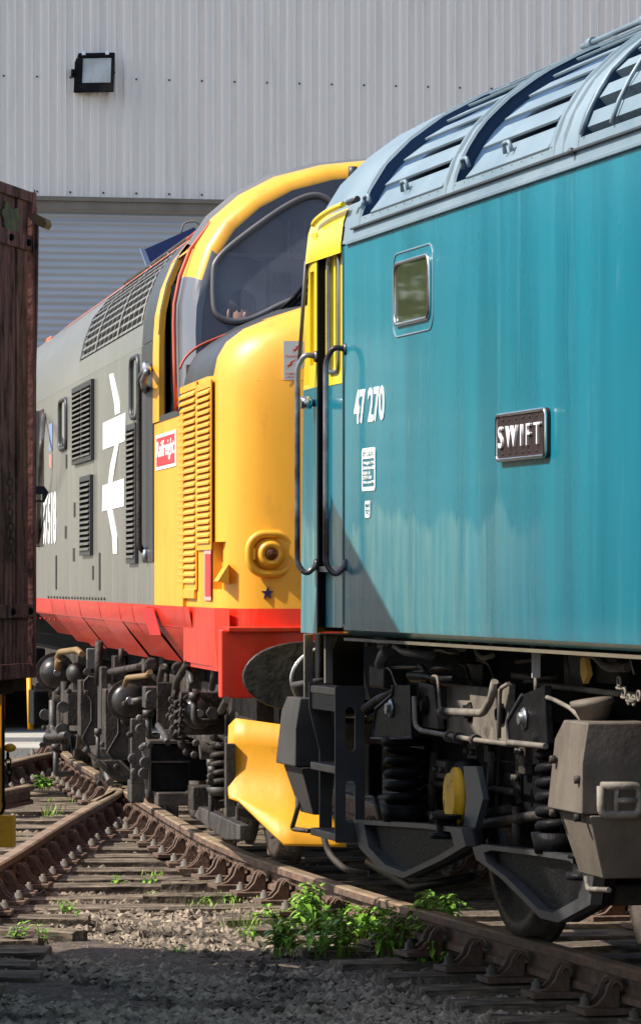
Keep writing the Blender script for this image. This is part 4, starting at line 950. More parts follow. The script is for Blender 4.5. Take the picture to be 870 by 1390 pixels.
# front bulkhead carrying the windscreens: planar, raked
def fp(u, v): return F37.hit(u, v, (0, 1.915 - (3.8 - 2.5) * RAKE, 2.5), (0, 1, -RAKE))
PY = lambda x, z: Vector((x, 1.915 - (3.8 - z) * RAKE, z))
kk = 200 / 870.
ws = [(85, 545), (100, 500), (160, 430), (300, 320), (460, 205), (590, 130), (680, 103), (745, 120), (800, 165), (835, 260), (850, 420), (855, 560), (790, 640), (500, 745), (340, 830), (240, 858), (160, 850), (105, 815), (85, 760)]
wsp = [fp(270 + a * kk, 240 + b * kk) for a, b in ws]
wsL = smoothpoly(wsp, 2)
mx = max(p.x for p in wsL)
wsR = [Vector((-p.x, p.y, p.z)) for p in wsL]
if mx > -.06:
    k_ = 1; 
    wsL = [Vector((min(p.x, -.06), p.y, p.z)) for p in wsL]; wsR = [Vector((-p.x, p.y, p.z)) for p in wsL]
outer = [Vector((p[0], p[1], p[2])) for p in R5]
outer = [PY(p.x, p.z) for p in outer]
outer = [p for p in outer]; outer[0] = PY(outer[0].x, 2.55); outer[-1] = PY(outer[-1].x, 2.55)
s = MB(); s.holed(outer, [wsL, wsR], None); bulk = s.build('windscreen_surround', mat('black_gloss_surround', (.035, .035, .045), .3, var=.15, coat=.3), L37)
for W in (wsL, wsR):
    s = MB(); s.tube([p + Vector((0, -.012, 0)) for p in W], .018, 8, closed=True); s.build('windscreen_seal', mat('weathered_rubber', (.085, .08, .085), .45) if 'weathered_rubber' not in MATS else MATS['weathered_rubber'], bulk)
    s = MB(); s.bm.faces.new([s.bm.verts.new(p + Vector((0, .004, 0))) for p in W]); s.build('windscreen', m_glassw, bulk)
# thin red line at the foot of the surround, wipers
pl = [fp(u, v) + Vector((0, -.02, 0)) for u, v in ((243, 505), (246, 494), (254, 482), (270, 469), (300, 457), (330, 444), (370, 430), (415, 416))]
s = MB(); s.tube(smoothpoly(pl, 2, False), .008, 6); s.build('red_coachline', m_redrub, bulk)
for (pa, pb, pc) in (((372, 427), (397, 405), (420, 378)), ((386, 425), (408, 400), (425, 388))):
    s = MB(); s.tube([fp(*pa) + Vector((0, -.06, 0)), fp(*pb) + Vector((0, -.07, 0)), fp(*pc) + Vector((0, -.04, 0))], .012, 6); s.build('wiper_arm', m_black, bulk)
s = MB(); s.tube([fp(390, 428) + Vector((0, -.05, 0)), fp(418, 410) + Vector((0, -.05, 0))], .022, 6); s.build('wiper_arm', m_black, bulk)
for u, v in ((372, 427), (389, 424)):
    p = fp(u, v); s = MB(); s.lathe((p.x, p.y + .01, p.z), (0, -1, 0), [(0, .035), (.03, .035), (.04, .02), (.08, .02)], 12); s.sphere((p.x + .02, p.y - .05, p.z - .01), .022, 8); s.build('wiper_spindle', m_black, bulk)
# cab interior: back wall, desk, dial panels, roof lining
m_int = mat('cab_interior_grey', (.42, .44, .50), .7, var=.15)
s = MB(); s.prism([(-1.24, 3.05, 2.3), (1.24, 3.05, 2.3)] + [(-x * .93, 3.05, z - .06) for x, z in mirror(roof37)], (0, .03, 0)); inn = s.build('cab_back_wall', m_int, L37)
s = MB(); s.lathe((F37.Y(358, 320, 3.0).x, 3.05, F37.Y(358, 320, 3.0).z), (0, -1, 0), [(0, .15), (.03, .15), (.035, .12)], 24); s.build('cab_fan', mat('pale_fan_guard', (.55, .55, .52), .5), inn)
for u0, u1, v0, v1, m in ((372, 395, 370, 398, m_black), (300, 420, 344, 348, m_white), (362, 366, 350, 420, m_mid), (390, 394, 300, 350, m_white)):
    a = F37.Y(u0, v1, 3.0); b = F37.Y(u1, v0, 3.0); s = MB(); s.box(a.x, b.x, 3.0, 3.04, a.z, b.z); s.build('cab_fitting', m, inn)
s = MB(); s.tube(bend([F37.Y(u, v, 2.95) for u, v in ((402, 300), (396, 335), (402, 350), (412, 352), (414, 300))], .05), .008, 6); s.build('cab_cable', m_white, inn)
s = MB(); s.box(-1.2, 1.2, 1.75, 2.0, 2.3, 2.72); s.build('driver_desk', m_dgrey, inn, bevel=.02)

# --- lower front: buffer beam, red box, plough, buffers
xL = lambda u, v, y: F37.Y(u, v, y)
s = MB(); a = F37.Y(300, 948, .02); s.box(a.x, -a.x, .02, .14, a.z, 1.30); s.build('buffer_beam', m_red, L37, bevel=.01)
s = MB(); s.box(-1.27, 1.27, -.03, .12, 1.285, 1.315) ; s.build('beam_lip', m_red, L37, bevel=.008)
# side valance in front of the cab, vertical red plate reaching lower
s = MB(); s.loft([[(-1.312, y, 1.412), (-1.31, y, 1.30), (-1.30, y, 1.075)] for y in (.22, 1.5)], smooth=False)
s.loft([[(-1.30 + .05, .10, 1.412), (-1.29 + .05, .10, 1.075)], [(-1.312, .22, 1.412), (-1.30, .22, 1.075)]], smooth=False); s.build('nose_skirt', m_red, L37)
for sx in (-1, 1):
    x = sx * .865; s = MB()
    s.lathe((x, .03, 1.06), (0, -1, 0), [(0, .17), (.05, .17), (.06, .12), (.30, .11), (.305, .07), (.40, .07)], 24); bu = s.build('buffer', m_black, L37)
    s = MB(); prof = [(.375 * (abs(math.cos(t)) ** .85) * (1 if math.cos(t) > 0 else -1), .185 * math.sin(t)) for t in [2 * PI * i / 40 for i in range(40)]]
    s.prism([(x + px, -.385, 1.06 + pz) for px, pz in prof], (0, -.035, 0)); s.build('buffer_head', m_grease, bu, bevel=.008)
# snow plough
def P3(u, v, y): return F37.Y(u, v, y)
y0 = -.36
s = MB()
top = [P3(313, 985, y0 + .15), P3(322, 975, y0 + .12), P3(395, 985, y0 - .02), P3(445, 990, y0 - .05)]
mid = [P3(312, 1080, y0 + .06), P3(322, 1080, y0 + .04), P3(395, 1085, y0 - .08), P3(445, 1100, y0 - .12)]
bot = [P3(314, 1085, y0 + .05), P3(325, 1090, y0), P3(385, 1148, y0 - .35), P3(470, 1150, y0 - .42)]
def refine(a, n=5):
    o = []
    for i in range(len(a) - 1):
        for j in range(n): o.append(a[i].lerp(a[i + 1], j / n))
    return o + [a[-1]]
T, Mi, Bo = refine(top), refine(mid), refine(bot)
rows = [T, [p.lerp(q, .33) + Vector((0, .03, 0)) for p, q in zip(T, Mi)], [p.lerp(q, .66) + Vector((0, .045, 0)) for p, q in zip(T, Mi)], Mi, [p.lerp(q, .5) for p, q in zip(Mi, Bo)], Bo]
s.loft(rows); pl_ = s.build('snow_plough', m_ploughy, L37, smooth=True, ang=40)
so = pl_.modifiers.new('thick', 'SOLIDIFY'); so.thickness = .018; so.offset = 1
for q in (rows[0][3], rows[0][8], rows[3][6], rows[3][12]):
    b_ = MB(); b_.lathe(q + Vector((.03, -.0, -.03)), (0, -1, 0), [(-.01, .018), (.02, .018), (.022, .01)], 6); b_.build('plough_bolt', m_grime, pl_)
s = MB(); p = P3(322, 1072, y0); s.box(p.x - .05, p.x + .0, y0 + .07, y0 + .12, P3(320, 1110, y0).z, P3(320, 1010, y0).z); s.build('plough_bracket', m_mid, L37, bevel=.005)
s = MB(); fb(s, F37, 326, 460, 952, 972, -1.0, .25) if False else s.box(-1.0, 1.0, .0, .2, .80, .93); s.build('plough_beam', m_black, L37, bevel=.01)

# --- running gear
bg3 = bogie(F37, L37, 3.05, (-1.8, .2, 2.3), .57, .80, m_grime)
bogie(F37, L37, 14.9, (2.1, 0, -2.0), .57, .78, m_grime)
def item(name, u0, u1, v0, v1, x, dy, m, bevel=.01, parent=L37, F=F37):
    s = MB(); r = fb(s, F, u0, u1, v0, v1, x, dy); return s.build(name, m, parent, bevel=bevel), r
def endcyl(name, u, v, r, x, ln, m, prof=None, F=F37, flange=True):
    p = F.X(u, v, x); s = MB()
    s.lathe((p.x, p.y + ln, p.z), (0, -1, 0), [(0, r * .9), (ln * .75, r), (ln * .86, r * .93), (ln * .95, r * .7), (ln, r * .3)], 28); o = s.build(name, m, L37)
    if flange: s = MB(); s.lathe((p.x, p.y + ln * .42, p.z), (0, -1, 0), [(0, r * 1.22), (.025, r * 1.22)], 28); s.build('cylinder_flange', m_grime, o)
    s = MB(); s.lathe((p.x, p.y, p.z), (0, -1, 0), [(-.02, r * .25), (.03, r * .22)], 12); s.build('cylinder_boss', m_steel, o)
    return o
pb = F37.X(271, 968, -1.2); s = MB(); s.box(pb.x - .10, pb.x + .16, pb.y + .13, pb.y + .16, pb.z - .13, pb.z + .12); s.build('cylinder_backplate', m_grime, L37, bevel=.01)
endcyl('brake_cylinder', 271, 968, .098, -1.2, .26, mat('oily_dark_metal', (.05, .047, .045), .35, metal=.5, var=.4, scale=6, c2=(.10, .09, .08)))
endcyl('brake_cylinder', 176, 951, .115, -1.2, .2, MATS['oily_dark_metal'])
s = MB(); a = F37.X(178, 952, -1.2); b = F37.Y(203, 948, a.y - .05); s.tube([a + Vector((0, -.06, 0)), b], .022, 8); s.build('brake_rod', m_mid, L37)
endcyl('air_reservoir', 78, 913, .13, -1.2, .5, MATS['oily_dark_metal'])
s = MB(); p = C(105, 914, -1.15); s.sphere(p, .085, 14); s.build('air_valve', m_mid, L37)
# battery / sand boxes with dished covers
def shield(u0, u1, v0, v1, x):
    a = F37.X(u0, v1, x); b = F37.Y(u1, v0, a.y); z0, z1 = a.z, F37.X(u0, v0, x).z; x0, x1 = a.x, b.x; y = a.y; w = x1 - x0; h = z1 - z0
    pts = [(x0, z0 + .05), (x0 + w * .25, z0), (x1, z0), (x1, z1 - .02), (x0 + w * .35, z1), (x0 + w * .1, z1 - h * .08), (x0 + w * .1, z1 - h * .2), (x0 + w * .5, z1 - h * .35), (x0 + w * .5, z0 + h * .35)]
    s = MB(); s.prism([(px, y, pz) for px, pz in pts], (0, .04, 0)); s.box(x0 - .01, x0 + w * .5, y + .05, y + .3, z0 + .06, z1 - .03)
    o = s.build('equipment_shield', m_grime, L37, bevel=.008)
    s = MB(); s.tube([(px, y - .004, pz) for px, pz in pts], .008, 6, closed=True); s.build('shield_edge', m_mid, o)
shield(146, 176, 930, 1031, -1.25); shield(112, 137, 918, 1011, -1.25)
o, r = item('equipment_box', 203, 257, 1010, 1074, -1.28, .30, m_black)
s = MB(); s.box(r[0] - .005, r[1] + .005, r[2] - .012, r[2], r[4] - .115, r[4] - .105); s.box(r[0] - .005, r[0] + .01, r[2] - .012, r[2], r[3], r[4]); s.build('box_rib', m_mid, o)
s = MB(); s.box(r[0], r[1], r[2] - .012, r[2] + .25, r[4] + .002, r[4] + .02); s.build('box_lid', m_mid, o)
item('box_foot', 214, 257, 1076, 1094, -1.24, .2, m_mid)
item('hanger_bracket', 197, 216, 932, 962, -1.3, .18, m_mid); item('hanger_plate', 213, 245, 926, 990, -1.26, .02, m_grime)
item('equipment_box', 46, 66, 938, 985, -1.30, .6, m_black); item('equipment_box', 42, 62, 880, 905, -1.30, .6, m_black)
item('equipment_box', 92, 110, 938, 985, -1.25, .4, m_grime); item('relay_box', 178, 198, 975, 1065, -1.22, .06, m_mid)
item('relay_box', 137, 147, 905, 1020, -1.2, .25, m_mid); item('cover_plate', 118, 136, 880, 915, -1.15, .04, mat('mid_grey_plate', (.16, .155, .15), .6))
item('sand_hopper', 155, 172, 890, 925, -1.1, .2, m_grime); item('lifeguard', 225, 243, 1085, 1120, -.9, .05, m_grime)
item('brake_hanger', 66, 75, 985, 1010, -1.1, .3, m_grime); item('brake_hanger', 84, 92, 985, 1020, -.95, .3, m_grime)
item('tie_plate', 178, 196, 1060, 1090, -1.15, .25, m_mid)
item('equipment_box', 222, 248, 880, 925, -1.0, .3, m_black); item('equipment_box', 258, 300, 905, 935, -1.1, .3, m_grime)
item('spring_hanger', 306, 322, 1000, 1095, -1.1, .06, m_grime)
item('brake_block', 300, 322, 1118, 1150, -.88, .12, m_rust); item('brake_block', 366, 385, 1128, 1162, -.70, .12, m_rust)
item('bolster_end', 245, 300, 1000, 1060, -1.02, .5, m_deep)
item('axlebox', 262, 300, 1068, 1100, -1.05, .3, m_grime); item('axlebox', 140, 176, 1032, 1060, -1.0, .3, m_grime)
s = MB(); s.prism(pside(F37, [(270, 1095), (325, 1120), (325, 1140), (305, 1140), (262, 1108)], -1.12), (.06, 0, 0)); s.build('equalising_beam', m_mid, L37, bevel=.008)
for (u, vt, vb) in ((297, 1000, 1068),):
    t = C(u, vt, -1.12); b_ = C(u, vb, -1.12); h = t.z - b_.z
    s = MB(); s.coil((-1.1, t.y, b_.z), .055, .017, h, max(2, h / .05), 8); s.build('coil_spring', m_grime, L37)
    s = MB(); s.lathe((-1.1, t.y, b_.z - .05), (0, 0, 1), [(0, .07), (.05, .095)], 20); s.build('spring_seat', m_mid, L37)
for pts, x, r, m in (([(255, 900), (240, 925), (237, 950), (237, 1000)], -1.30, .022, m_grime), ([(256, 903), (262, 930)], -1.28, .022, m_mid), ([(292, 905), (288, 935)], -1.25, .018, m_mid),
                     ([(221, 905), (217, 925)], -1.2, .02, m_mid), ([(196, 895), (197, 925)], -1.2, .018, m_grime), ([(170, 930), (173, 920), (200, 917), (204, 912)], -1.25, .018, mat('ochre_brown_pipe', (.22, .14, .06), .6)),
                     ([(78, 893), (82, 885), (105, 882), (112, 888)], -1.25, .024, MATS['ochre_brown_pipe']), ([(80, 895), (79, 908)], -1.25, .03, MATS['ochre_brown_pipe']),
                     ([(300, 965), (308, 950)], -1.28, .02, m_mid), ([(215, 985), (225, 1000), (228, 1008)], -1.3, .02, m_mid), ([(165, 880), (165, 900)], -1.2, .018, m_grime), ([(135, 870), (134, 930)], -1.2, .03, m_grime),
                     ([(72, 950), (72, 990), (80, 1005)], -1.25, .03, m_mid), ([(88, 925), (88, 1010)], -1.2, .03, m_grime), ([(64, 1000), (92, 998)], -1.3, .03, m_mid), ([(40, 905), (42, 990)], -1.28, .025, m_ploughy),
                     ([(136, 1028), (150, 1062)], -1.0, .03, m_mid), ([(150, 912), (190, 905)], -1.15, .025, m_grime), ([(200, 1064), (196, 1010)], -1.18, .02, m_grime)):
    s = MB(); s.tube(bend(pside(F37, pts, x), .05), r, 8); s.build('brake_pipe', m, L37)
for u, v in ((62, 970), (66, 1004), (86, 960), (84, 990), (182, 1030), (198, 1035), (196, 1050), (206, 945), (192, 990)):
    p = C(u, v, -1.3); s = MB(); s.cyl((p.x, p.y - .04, p.z), (p.x, p.y + .05, p.z), .045 if u < 100 else .035, 12); s.build('pipe_union', m_mid, L37)
chain(F37, 237, 940, 239, 1000, -1.34, 9, m_grime, L37, r=.03, w=.010); chain(F37, 246, 945, 243, 1002, -1.34, 8, m_grime, L37, r=.03, w=.010)
rg = random.Random(5)
for i in range(26):
    u = 50 + rg.random() * 245; v = 900 + rg.random() * 150; x = -1.05 - rg.random() * .2; p = C(u, v, x); r = rg.uniform(.012, .026)
    d = rg.choice((Vector((0, 0, -1)), Vector((0, 0, -1)), Vector((.7, 0, -.7)), Vector((0, 1, 0)))) * rg.uniform(.1, .4); q = p + d; e = Vector((rg.uniform(.05, .15), .1, 0))
    s = MB(); s.tube(bend([p, q, q + e], .04), r, 8); o = s.build('brake_pipe', rg.choice((m_grime, m_mid, m_grime, m_black)), L37)
    s = MB(); s.tube([p - d.normalized() * .015, p + d.normalized() * .03], r * 1.7, 6); s.build('pipe_union', m_mid, o)
for i in range(22):
    u = 60 + rg.random() * 235; v = 935 + rg.random() * 130; p = C(u, v, -1.31 + .04 * rg.random()); s = MB(); s.lathe(p, (0, -1, 0), [(0, .022), (.025, .022), (.027, .011)], 6); s.build('bolt_head', rg.choice((m_mid, m_grime, m_dust)), L37)
# round lamps under the skirt
for u, v in ((206, 902), (243, 908)):
    p = C(u, v, -1.2); s = MB(); s.lathe(p, (0, -1, 0), [(-.06, .03), (0, .045), (.01, .045), (.012, .03)], 16); s.build('valve_cap', m_grime, L37)
bpy.context.view_layer.update()

# ================================================================== PERSON in the far cab
def skin_body(name, verts, edges, radii, m, parent=None, sub=2, root=0):
    me = bpy.data.meshes.new(name); me.from_pydata(verts, edges, []); o = bpy.data.objects.new(name, me); col.objects.link(o)
    me.materials.append(m)
    sk = o.modifiers.new('skin', 'SKIN'); sk.use_smooth_shade = True
    if not me.skin_vertices: me.skin_vertices.new() if hasattr(me.skin_vertices, 'new') else None
    for i, r in enumerate(radii): me.skin_vertices[0].data[i].radius = r if isinstance(r, tuple) else (r, r)
    for i in range(len(verts)): me.skin_vertices[0].data[i].use_root = (i == root)
    ss = o.modifiers.new('sub', 'SUBSURF'); ss.levels = sub; ss.render_levels = sub
    dg = bpy.context.evaluated_depsgraph_get(); dg.update()
    n = bpy.data.meshes.new_from_object(o.evaluated_get(dg)); bpy.data.objects.remove(o)
    o = bpy.data.objects.new(name, n); col.objects.link(o)
    if parent: o.parent = parent
    return o
hd = F37.hit(330, 418, (0, 2.45, 0), (0, 1, 0))   # head centre in the cab
H = Vector((hd.x, 2.45, hd.z - .02))
V = [H + Vector(d) for d in ((0, .02, -.66), (0, .02, -.45), (0, .01, -.28), (0, .01, -.17), (0, .0, -.10), (0, -.01, 0), (0, 0, .07))]
E = [(i, i + 1) for i in range(6)]; Rr = [(.16, .12), (.15, .11), (.13, .09), (.055, .055), (.06, .065), (.075, .09), (.05, .06)]
def addv(p, r, to): V.append(Vector(p)); Rr.append((r, r) if not isinstance(r, tuple) else r); E.append((to, len(V) - 1)); return len(V) - 1
for sx in (-1, 1):
    sh = addv(H + Vector((sx * .18, .02, -.27)), .065, 2); el = addv(H + Vector((sx * .23, -.10, -.52)), .042, sh); wr = addv(H + Vector((sx * .17, -.34, -.50)), .028, el); pm = addv(H + Vector((sx * .15, -.42, -.49)), (.035, .018), wr)
    for f in range(4):
        a = addv(H + Vector((sx * (.12 + .02 * f), -.47, -.49)), .009, pm); addv(H + Vector((sx * (.12 + .02 * f), -.50 + .006 * abs(f - 1.5), -.515)), .007, a)
    a = addv(H + Vector((sx * .11, -.41, -.48)), .010, pm); addv(H + Vector((sx * .09, -.44, -.49)), .008, a)
    hp = addv(H + Vector((sx * .10, .0, -.74)), .085, 0); kn = addv(H + Vector((sx * .12, -.42, -.74)), .06, hp); an = addv(H + Vector((sx * .12, -.45, -1.14)), .038, kn); addv(H + Vector((sx * .12, -.60, -1.18)), .035, an)
person = skin_body('person', V, E, Rr, m_cloth, None, 2)
person.data.materials.append(m_skin)
zc = H.z - .20
for f in person.data.polygons:
    if f.center.z > zc or f.center.y < H.y - .33 and f.center.z > H.z - .60: f.material_index = 1
    f.use_smooth = True
person.matrix_world = F37.M
tag(person, 'person with short dark hair seated inside the grey locomotive cab behind the windscreen', 'person')
s = MB(); s.sphere(H + Vector((0, .015, .035)), .098, 16, (.86, 1.02, .95)); 
hb = s.build('hair', m_hair, person)
s = MB()
for sx in (-1, 1): s.sphere(H + Vector((sx * .085, .0, -.02)), .026, 8, (.4, .8, 1.3))
s.sphere(H + Vector((0, -.105, -.03)), .018, 8, (.8, 1, 1.3)); s.build('ears_and_nose', m_skin, person)
for sx in (-1, 1):
    s = MB(); s.sphere(H + Vector((sx * .033, -.09, .0)), .012, 8); s.build('eye', m_deep, person)
s = MB(); s.sphere(H + Vector((0, -.09, -.07)), .02, 8, (1.2, .5, .3)); s.build('mouth', mat('lips', (.35, .12, .10), .5), person)
# ================================================================== SHED
shed = empty('engine_shed', FSH.o, FSH.th)
tag(shed, 'large grey corrugated steel shed with a galvanised roller shutter behind the locomotives', 'building')
S = lambda u, v, y=0: FSH.Y(u, v, y)
SX0, SX1 = S(-60, 500).x - .0, 15.0
SX0 = -5.0
ztop = S(40, 272).z; zcut = .62
DX0, DX1 = -4.35, 5.2
def corrug(m, x0, x1, z0, z1, pitch=.182, d=.022, y=0.):
    pts = []; x = x0; n = int((x1 - x0) / pitch)
    for i in range(n):
        a = x0 + i * pitch
        pts += [(a, y), (a + .062, y), (a + .078, y - d), (a + .112, y - d), (a + .120, y - d + .005), (a + .150, y - d + .005), (a + .158, y - d), (a + .164, y - d), (a + .182, y)]
    m.loft([[(px, py, z) for px, py in pts] for z in (z0, z1)], smooth=False)
mb = MB(); corrug(mb, SX0, SX1, ztop + .05, 10.2); corrug(mb, SX0, DX0 - .1, -.2, ztop + .045); corrug(mb, DX1 + .1, SX1, -.2, ztop + .045)
w = mb.build('wall_cladding', m_wall, shed)
mb = MB(); mb.box(SX0, SX0 + .05, .03, 18, -.2, 10.2); mb.box(SX1 - .05, SX1, .03, 18, -.2, 10.2); mb.box(SX0, SX1, 18, 18.05, -.2, 10.2); mb.build('shed_wall', m_wall, shed)
mb = MB(); mb.prism([(SX0 - .2, -.2, 10.2), (SX0 - .2, 9, 11.4), (SX0 - .2, 18.2, 10.2)], (SX1 - SX0 + .4, 0, 0)); mb.build('roof', m_wall, shed)
mb = MB(); mb.box(SX0, SX1, .02, .06, ztop - .02, 10.2); mb.build('lining', m_deep, shed)
mb = MB(); mb.box(DX0 - .1, DX1 + .1, -.06, .02, ztop - .0, ztop + .046); mb.box(DX0 - .1, DX1 + .1, -.035, .02, ztop - .09, ztop - .002); mb.build('door_lintel', m_brown, shed)
mb = MB(); mb.box(DX0 - .1, DX0, -.05, .02, -.2, ztop - .1); mb.box(DX1, DX1 + .1, -.05, .02, -.2, ztop - .1); mb.build('door_frame', m_brown, shed)
# screws at two rows
k = 0
for v in (108, 263, -40):
    for i in range(22):
        x = SX0 + .164 + .004 + .364 * i + .28
        x = SX0 + .091 - .06 + .364 * i
        z = S(200, v).z
        s = MB(); s.sphere((x, -.003, z), .012, 6); s.build('cladding_screw', m_dgrey, w)
# roller shutter, raised a little
mb = MB(); pts = []; z = zcut; ps = .0785
while z < ztop - .06:
    for f in range(6):
        t = f / 6; pts.append((.075 - .016 * math.sin(PI * min(1, t / .85)) if t < .85 else .080, z + t * ps))
    z += ps
mb.loft([[(x, y, zz) for y, zz in pts] for x in (DX0, DX1)], smooth=True); sh_ = mb.build('roller_shutter', m_shut, shed, smooth=True, ang=40)
mb = MB(); mb.box(DX0, DX1, .05, .11, zcut - .09, zcut); mb.build('bottom_bar', m_brown, sh_)
# interior columns seen under the shutter
for x in (-3.9, -3.2, -1.5):
    mb = MB(); mb.box(x, x + .12, 6, 6.12, -.2, 4); mb.build('shed_column', m_dgrey, shed)
mb = MB(); mb.box(-3.55, -3.47, 3, 3.08, -.2, 2); mb.build('safety_post', m_ploughy, shed)
# floodlight
fl = empty('floodlight', FSH.M @ Vector((S(127, 100).x, 0, S(127, 100).z)), FSH.th)
tag(fl, 'black square floodlight fixed on the corrugated wall above the shutter', 'floodlight')
s_ = 5900 / 47.3
rot = Matrix.Translation((0, -.09, 0)) @ Matrix.Rotation(math.radians(-22), 4, 'Z') @ Matrix.Rotation(math.radians(-10), 4, 'X')
mb = MB(); mb.box(-.20, .20, 0, .09, -.20, .20, rot); ho = mb.build('housing', m_black, fl, bevel=.015)
mb = MB()
for x0, x1, z0, z1 in ((-.22, .22, .165, .215), (-.22, .22, -.225, -.12), (-.22, -.135, -.118, .163), (.185, .22, -.118, .163)): mb.box(x0, x1, -.035, -.002, z0, z1, rot)
mb.build('rim', m_black, ho, bevel=.006)
mb = MB(); mb.box(-.133, .183, -.012, -.004, -.116, .16, rot); mb.build('reflector_glass', mat('bright_reflector', (.42, .41, .36), .25, metal=.3, var=.3, scale=3), ho)
for x in (-.12, .14):
    mb = MB(); mb.box(x - .02, x + .02, -.045, 0, .19, .235, rot); mb.build('hinge', m_white, ho)
mb = MB(); mb.box(-.25, -.22, -.05, .02, -.05, .03, rot); mb.tube([(-.23, -.12, 0), (-.23, .0, 0)], .015, 6); mb.tube([(.2, -.16, 0), (.2, .0, 0)], .015, 6); mb.box(-.24, .22, -.038, -.01, -.03, .03); mb.build('wall_bracket', m_black, fl)
for j in range(3):
    t = text_mb('IIIIIIII', .022, Matrix.Identity(4), depth=.001)
    t.bm.free()
# navy board behind the cab roof
nb_ = empty('sign_board', (-1.0, 42.0, -.2), .15)
tag(nb_, 'tilted navy blue board standing behind the roof of the grey locomotive', 'sign board')
q = [Vector(((u - U0) / FPX * 42 + 1.0, 0, EYE + (V0 - v) / FPX * 42 + .2)) for u, v in ((193, 341), (263, 309), (275, 318), (290, 360), (203, 366))]
mb = MB(); mb.prism(q, (0, .06, 0)); mb.build('board', m_navy, nb_)
mb = MB(); mb.prism([q[0] + Vector((-.02, -.01, .02)), q[4] + Vector((-.02, -.01, 0)), q[4] + Vector((.03, -.01, 0)), q[0] + Vector((.03, -.01, .0))], (0, .08, 0)); mb.build('board_edge', mat('pale_blue_edge', (.25, .3, .45), .5), nb_)
mb = MB(); mb.tube(bend([q[1] + Vector((-.12, .03, -.06)), q[1] + Vector((-.10, .03, .04)), q[1] + Vector((.02, .03, .07)), q[1] + Vector((.08, .03, .0))], .04), .01, 6); mb.build('wire_loop', m_dust, nb_)
mb = MB(); mb.cyl((q[2].x + .2, .03, 0), (q[2].x + .2, .03, q[4].z + .02), .05, 12); mb.cyl((q[2].x + .2, .03, q[4].z - .1), (q[3].x - .4, .03, q[4].z + .1), .04); mb.build('post', m_dgrey, nb_)

# ================================================================== GROUND
mb = MB(); n = 60
GZ = -.265
mb.face([(-400, -120, GZ - .004), (400, -120, GZ - .004), (400, 700, GZ - .004), (-400, 700, GZ - .004)]); g = mb.build('ground', m_ballast); tag(g, kind='structure')
mb = MB(); rx = 5.2
def gh(x, y): return GZ + .03 * math.sin(x * 2.1 + y * .9) * math.sin(y * 1.7 + x) + .012 * math.sin(x * 7 + y * 3) + R.uniform(-.010, .010) + .012
X_, Y_ = 110, 220
vv = [[mb.bm.verts.new((-5.0 + i * .1, 15 + j * .12, gh(i * .1, j * .12) if 0 < i < X_ - 1 and 0 < j < Y_ - 1 else GZ - .03)) for i in range(X_)] for j in range(Y_)]
for j in range(Y_ - 1):
    for i in range(X_ - 1): mb.bm.faces.new((vv[j][i], vv[j][i + 1], vv[j + 1][i + 1], vv[j + 1][i])).smooth = True
tag(mb.build('ballast_bed', m_ballast), kind='structure')
mb = MB(); mb.box(-9, 14, 46.0, 48.6, -.30, -.10); tag(mb.build('concrete_apron', m_conc, bevel=.02), kind='structure')
mb = MB(); mb.box(-9, 14, 43.9, 45.2, -.28, -.13); tag(mb.build('concrete_crossing', m_conc, bevel=.02), kind='structure')
mb = MB(); mb.box(SX0 + .1, SX1 - .1, 1.2, 17.9, -.16, -.12); f = mb.build('shed_floor', m_floor, frame=FSH); tag(f, kind='structure')

# ================================================================== TRACK
E2 = lambda u, v: ((u - U0) * EYE / (v - V0), FPX * EYE / (v - V0))
main = [E2(713, 1272), E2(537, 1223), E2(387, 1176), E2(281, 1135), E2(168, 1069), E2(139, 1052)]
main = [(main[0][0] + .245 * 1 * (main[0][1] - y), y) for y in (13.5,)] + main
x5, y5 = main[-1]; main += [(x5 - .125 * 4, y5 + 4), (x5 - .11 * 9, y5 + 9)]
def cr_(pts, step=.25):    # catmull-rom
    P = [Vector((*p, 0)) for p in pts]; P = [P[0] * 2 - P[1]] + P + [P[-1] * 2 - P[-2]]; o = []
    for i in range(1, len(P) - 2):
        m = max(2, int((P[i + 1] - P[i]).length / step))
        for j in range(m):
            t = j / m; a, b, c, d = P[i - 1:i + 3]
            o.append(.5 * ((2 * b) + (c - a) * t + (2 * a - 5 * b + 4 * c - d) * t * t + (3 * b - a - 3 * c + d) * t ** 3))
    return o + [P[-2]]
def smooth_path(P, k=6):
    for _ in range(k):
        P = [P[0]] + [(P[i - 1] + P[i] * 2 + P[i + 1]) / 4 for i in range(1, len(P) - 1)] + [P[-1]]
    return P
def offset(P, d):
    o = []
    for i in range(len(P)):
        t = (P[min(i + 1, len(P) - 1)] - P[max(i - 1, 0)]).normalized(); o.append(P[i] + Vector((t.y, -t.x, 0)) * d)
    return o
RP = [(-.03, 0), (.03, 0), (.042, -.008), (.042, -.040), (.010, -.052), (.010, -.108), (.035, -.118), (.035, -.145), (-.035, -.145), (-.035, -.118), (-.010, -.108), (-.010, -.052), (-.042, -.040), (-.042, -.008)]
def rail(P, name, label, grp=None, parent=None, zoff=0.):
    mb = MB(); rings = []
    for i in range(len(P)):
        t = (P[min(i + 1, len(P) - 1)] - P[max(i - 1, 0)]).normalized(); nrm = Vector((t.y, -t.x, 0))
        rings.append([mb.bm.verts.new(P[i] + nrm * a + Vector((0, 0, b + zoff))) for a, b in RP])
    for A, Bq in zip(rings, rings[1:]):
        for k in range(14):
            f = mb.bm.faces.new((A[k], A[(k + 1) % 14], Bq[(k + 1) % 14], Bq[k])); f.material_index = 1 if k in (0, 1, 13) else 0
    mb.bm.faces.new(rings[0]); mb.bm.faces.new(rings[-1])
    o = mb.build(name, [m_rust, m_railtop]); 
    return tag(o, label, 'rail', grp)
Pm = smooth_path(cr_(main), 8)
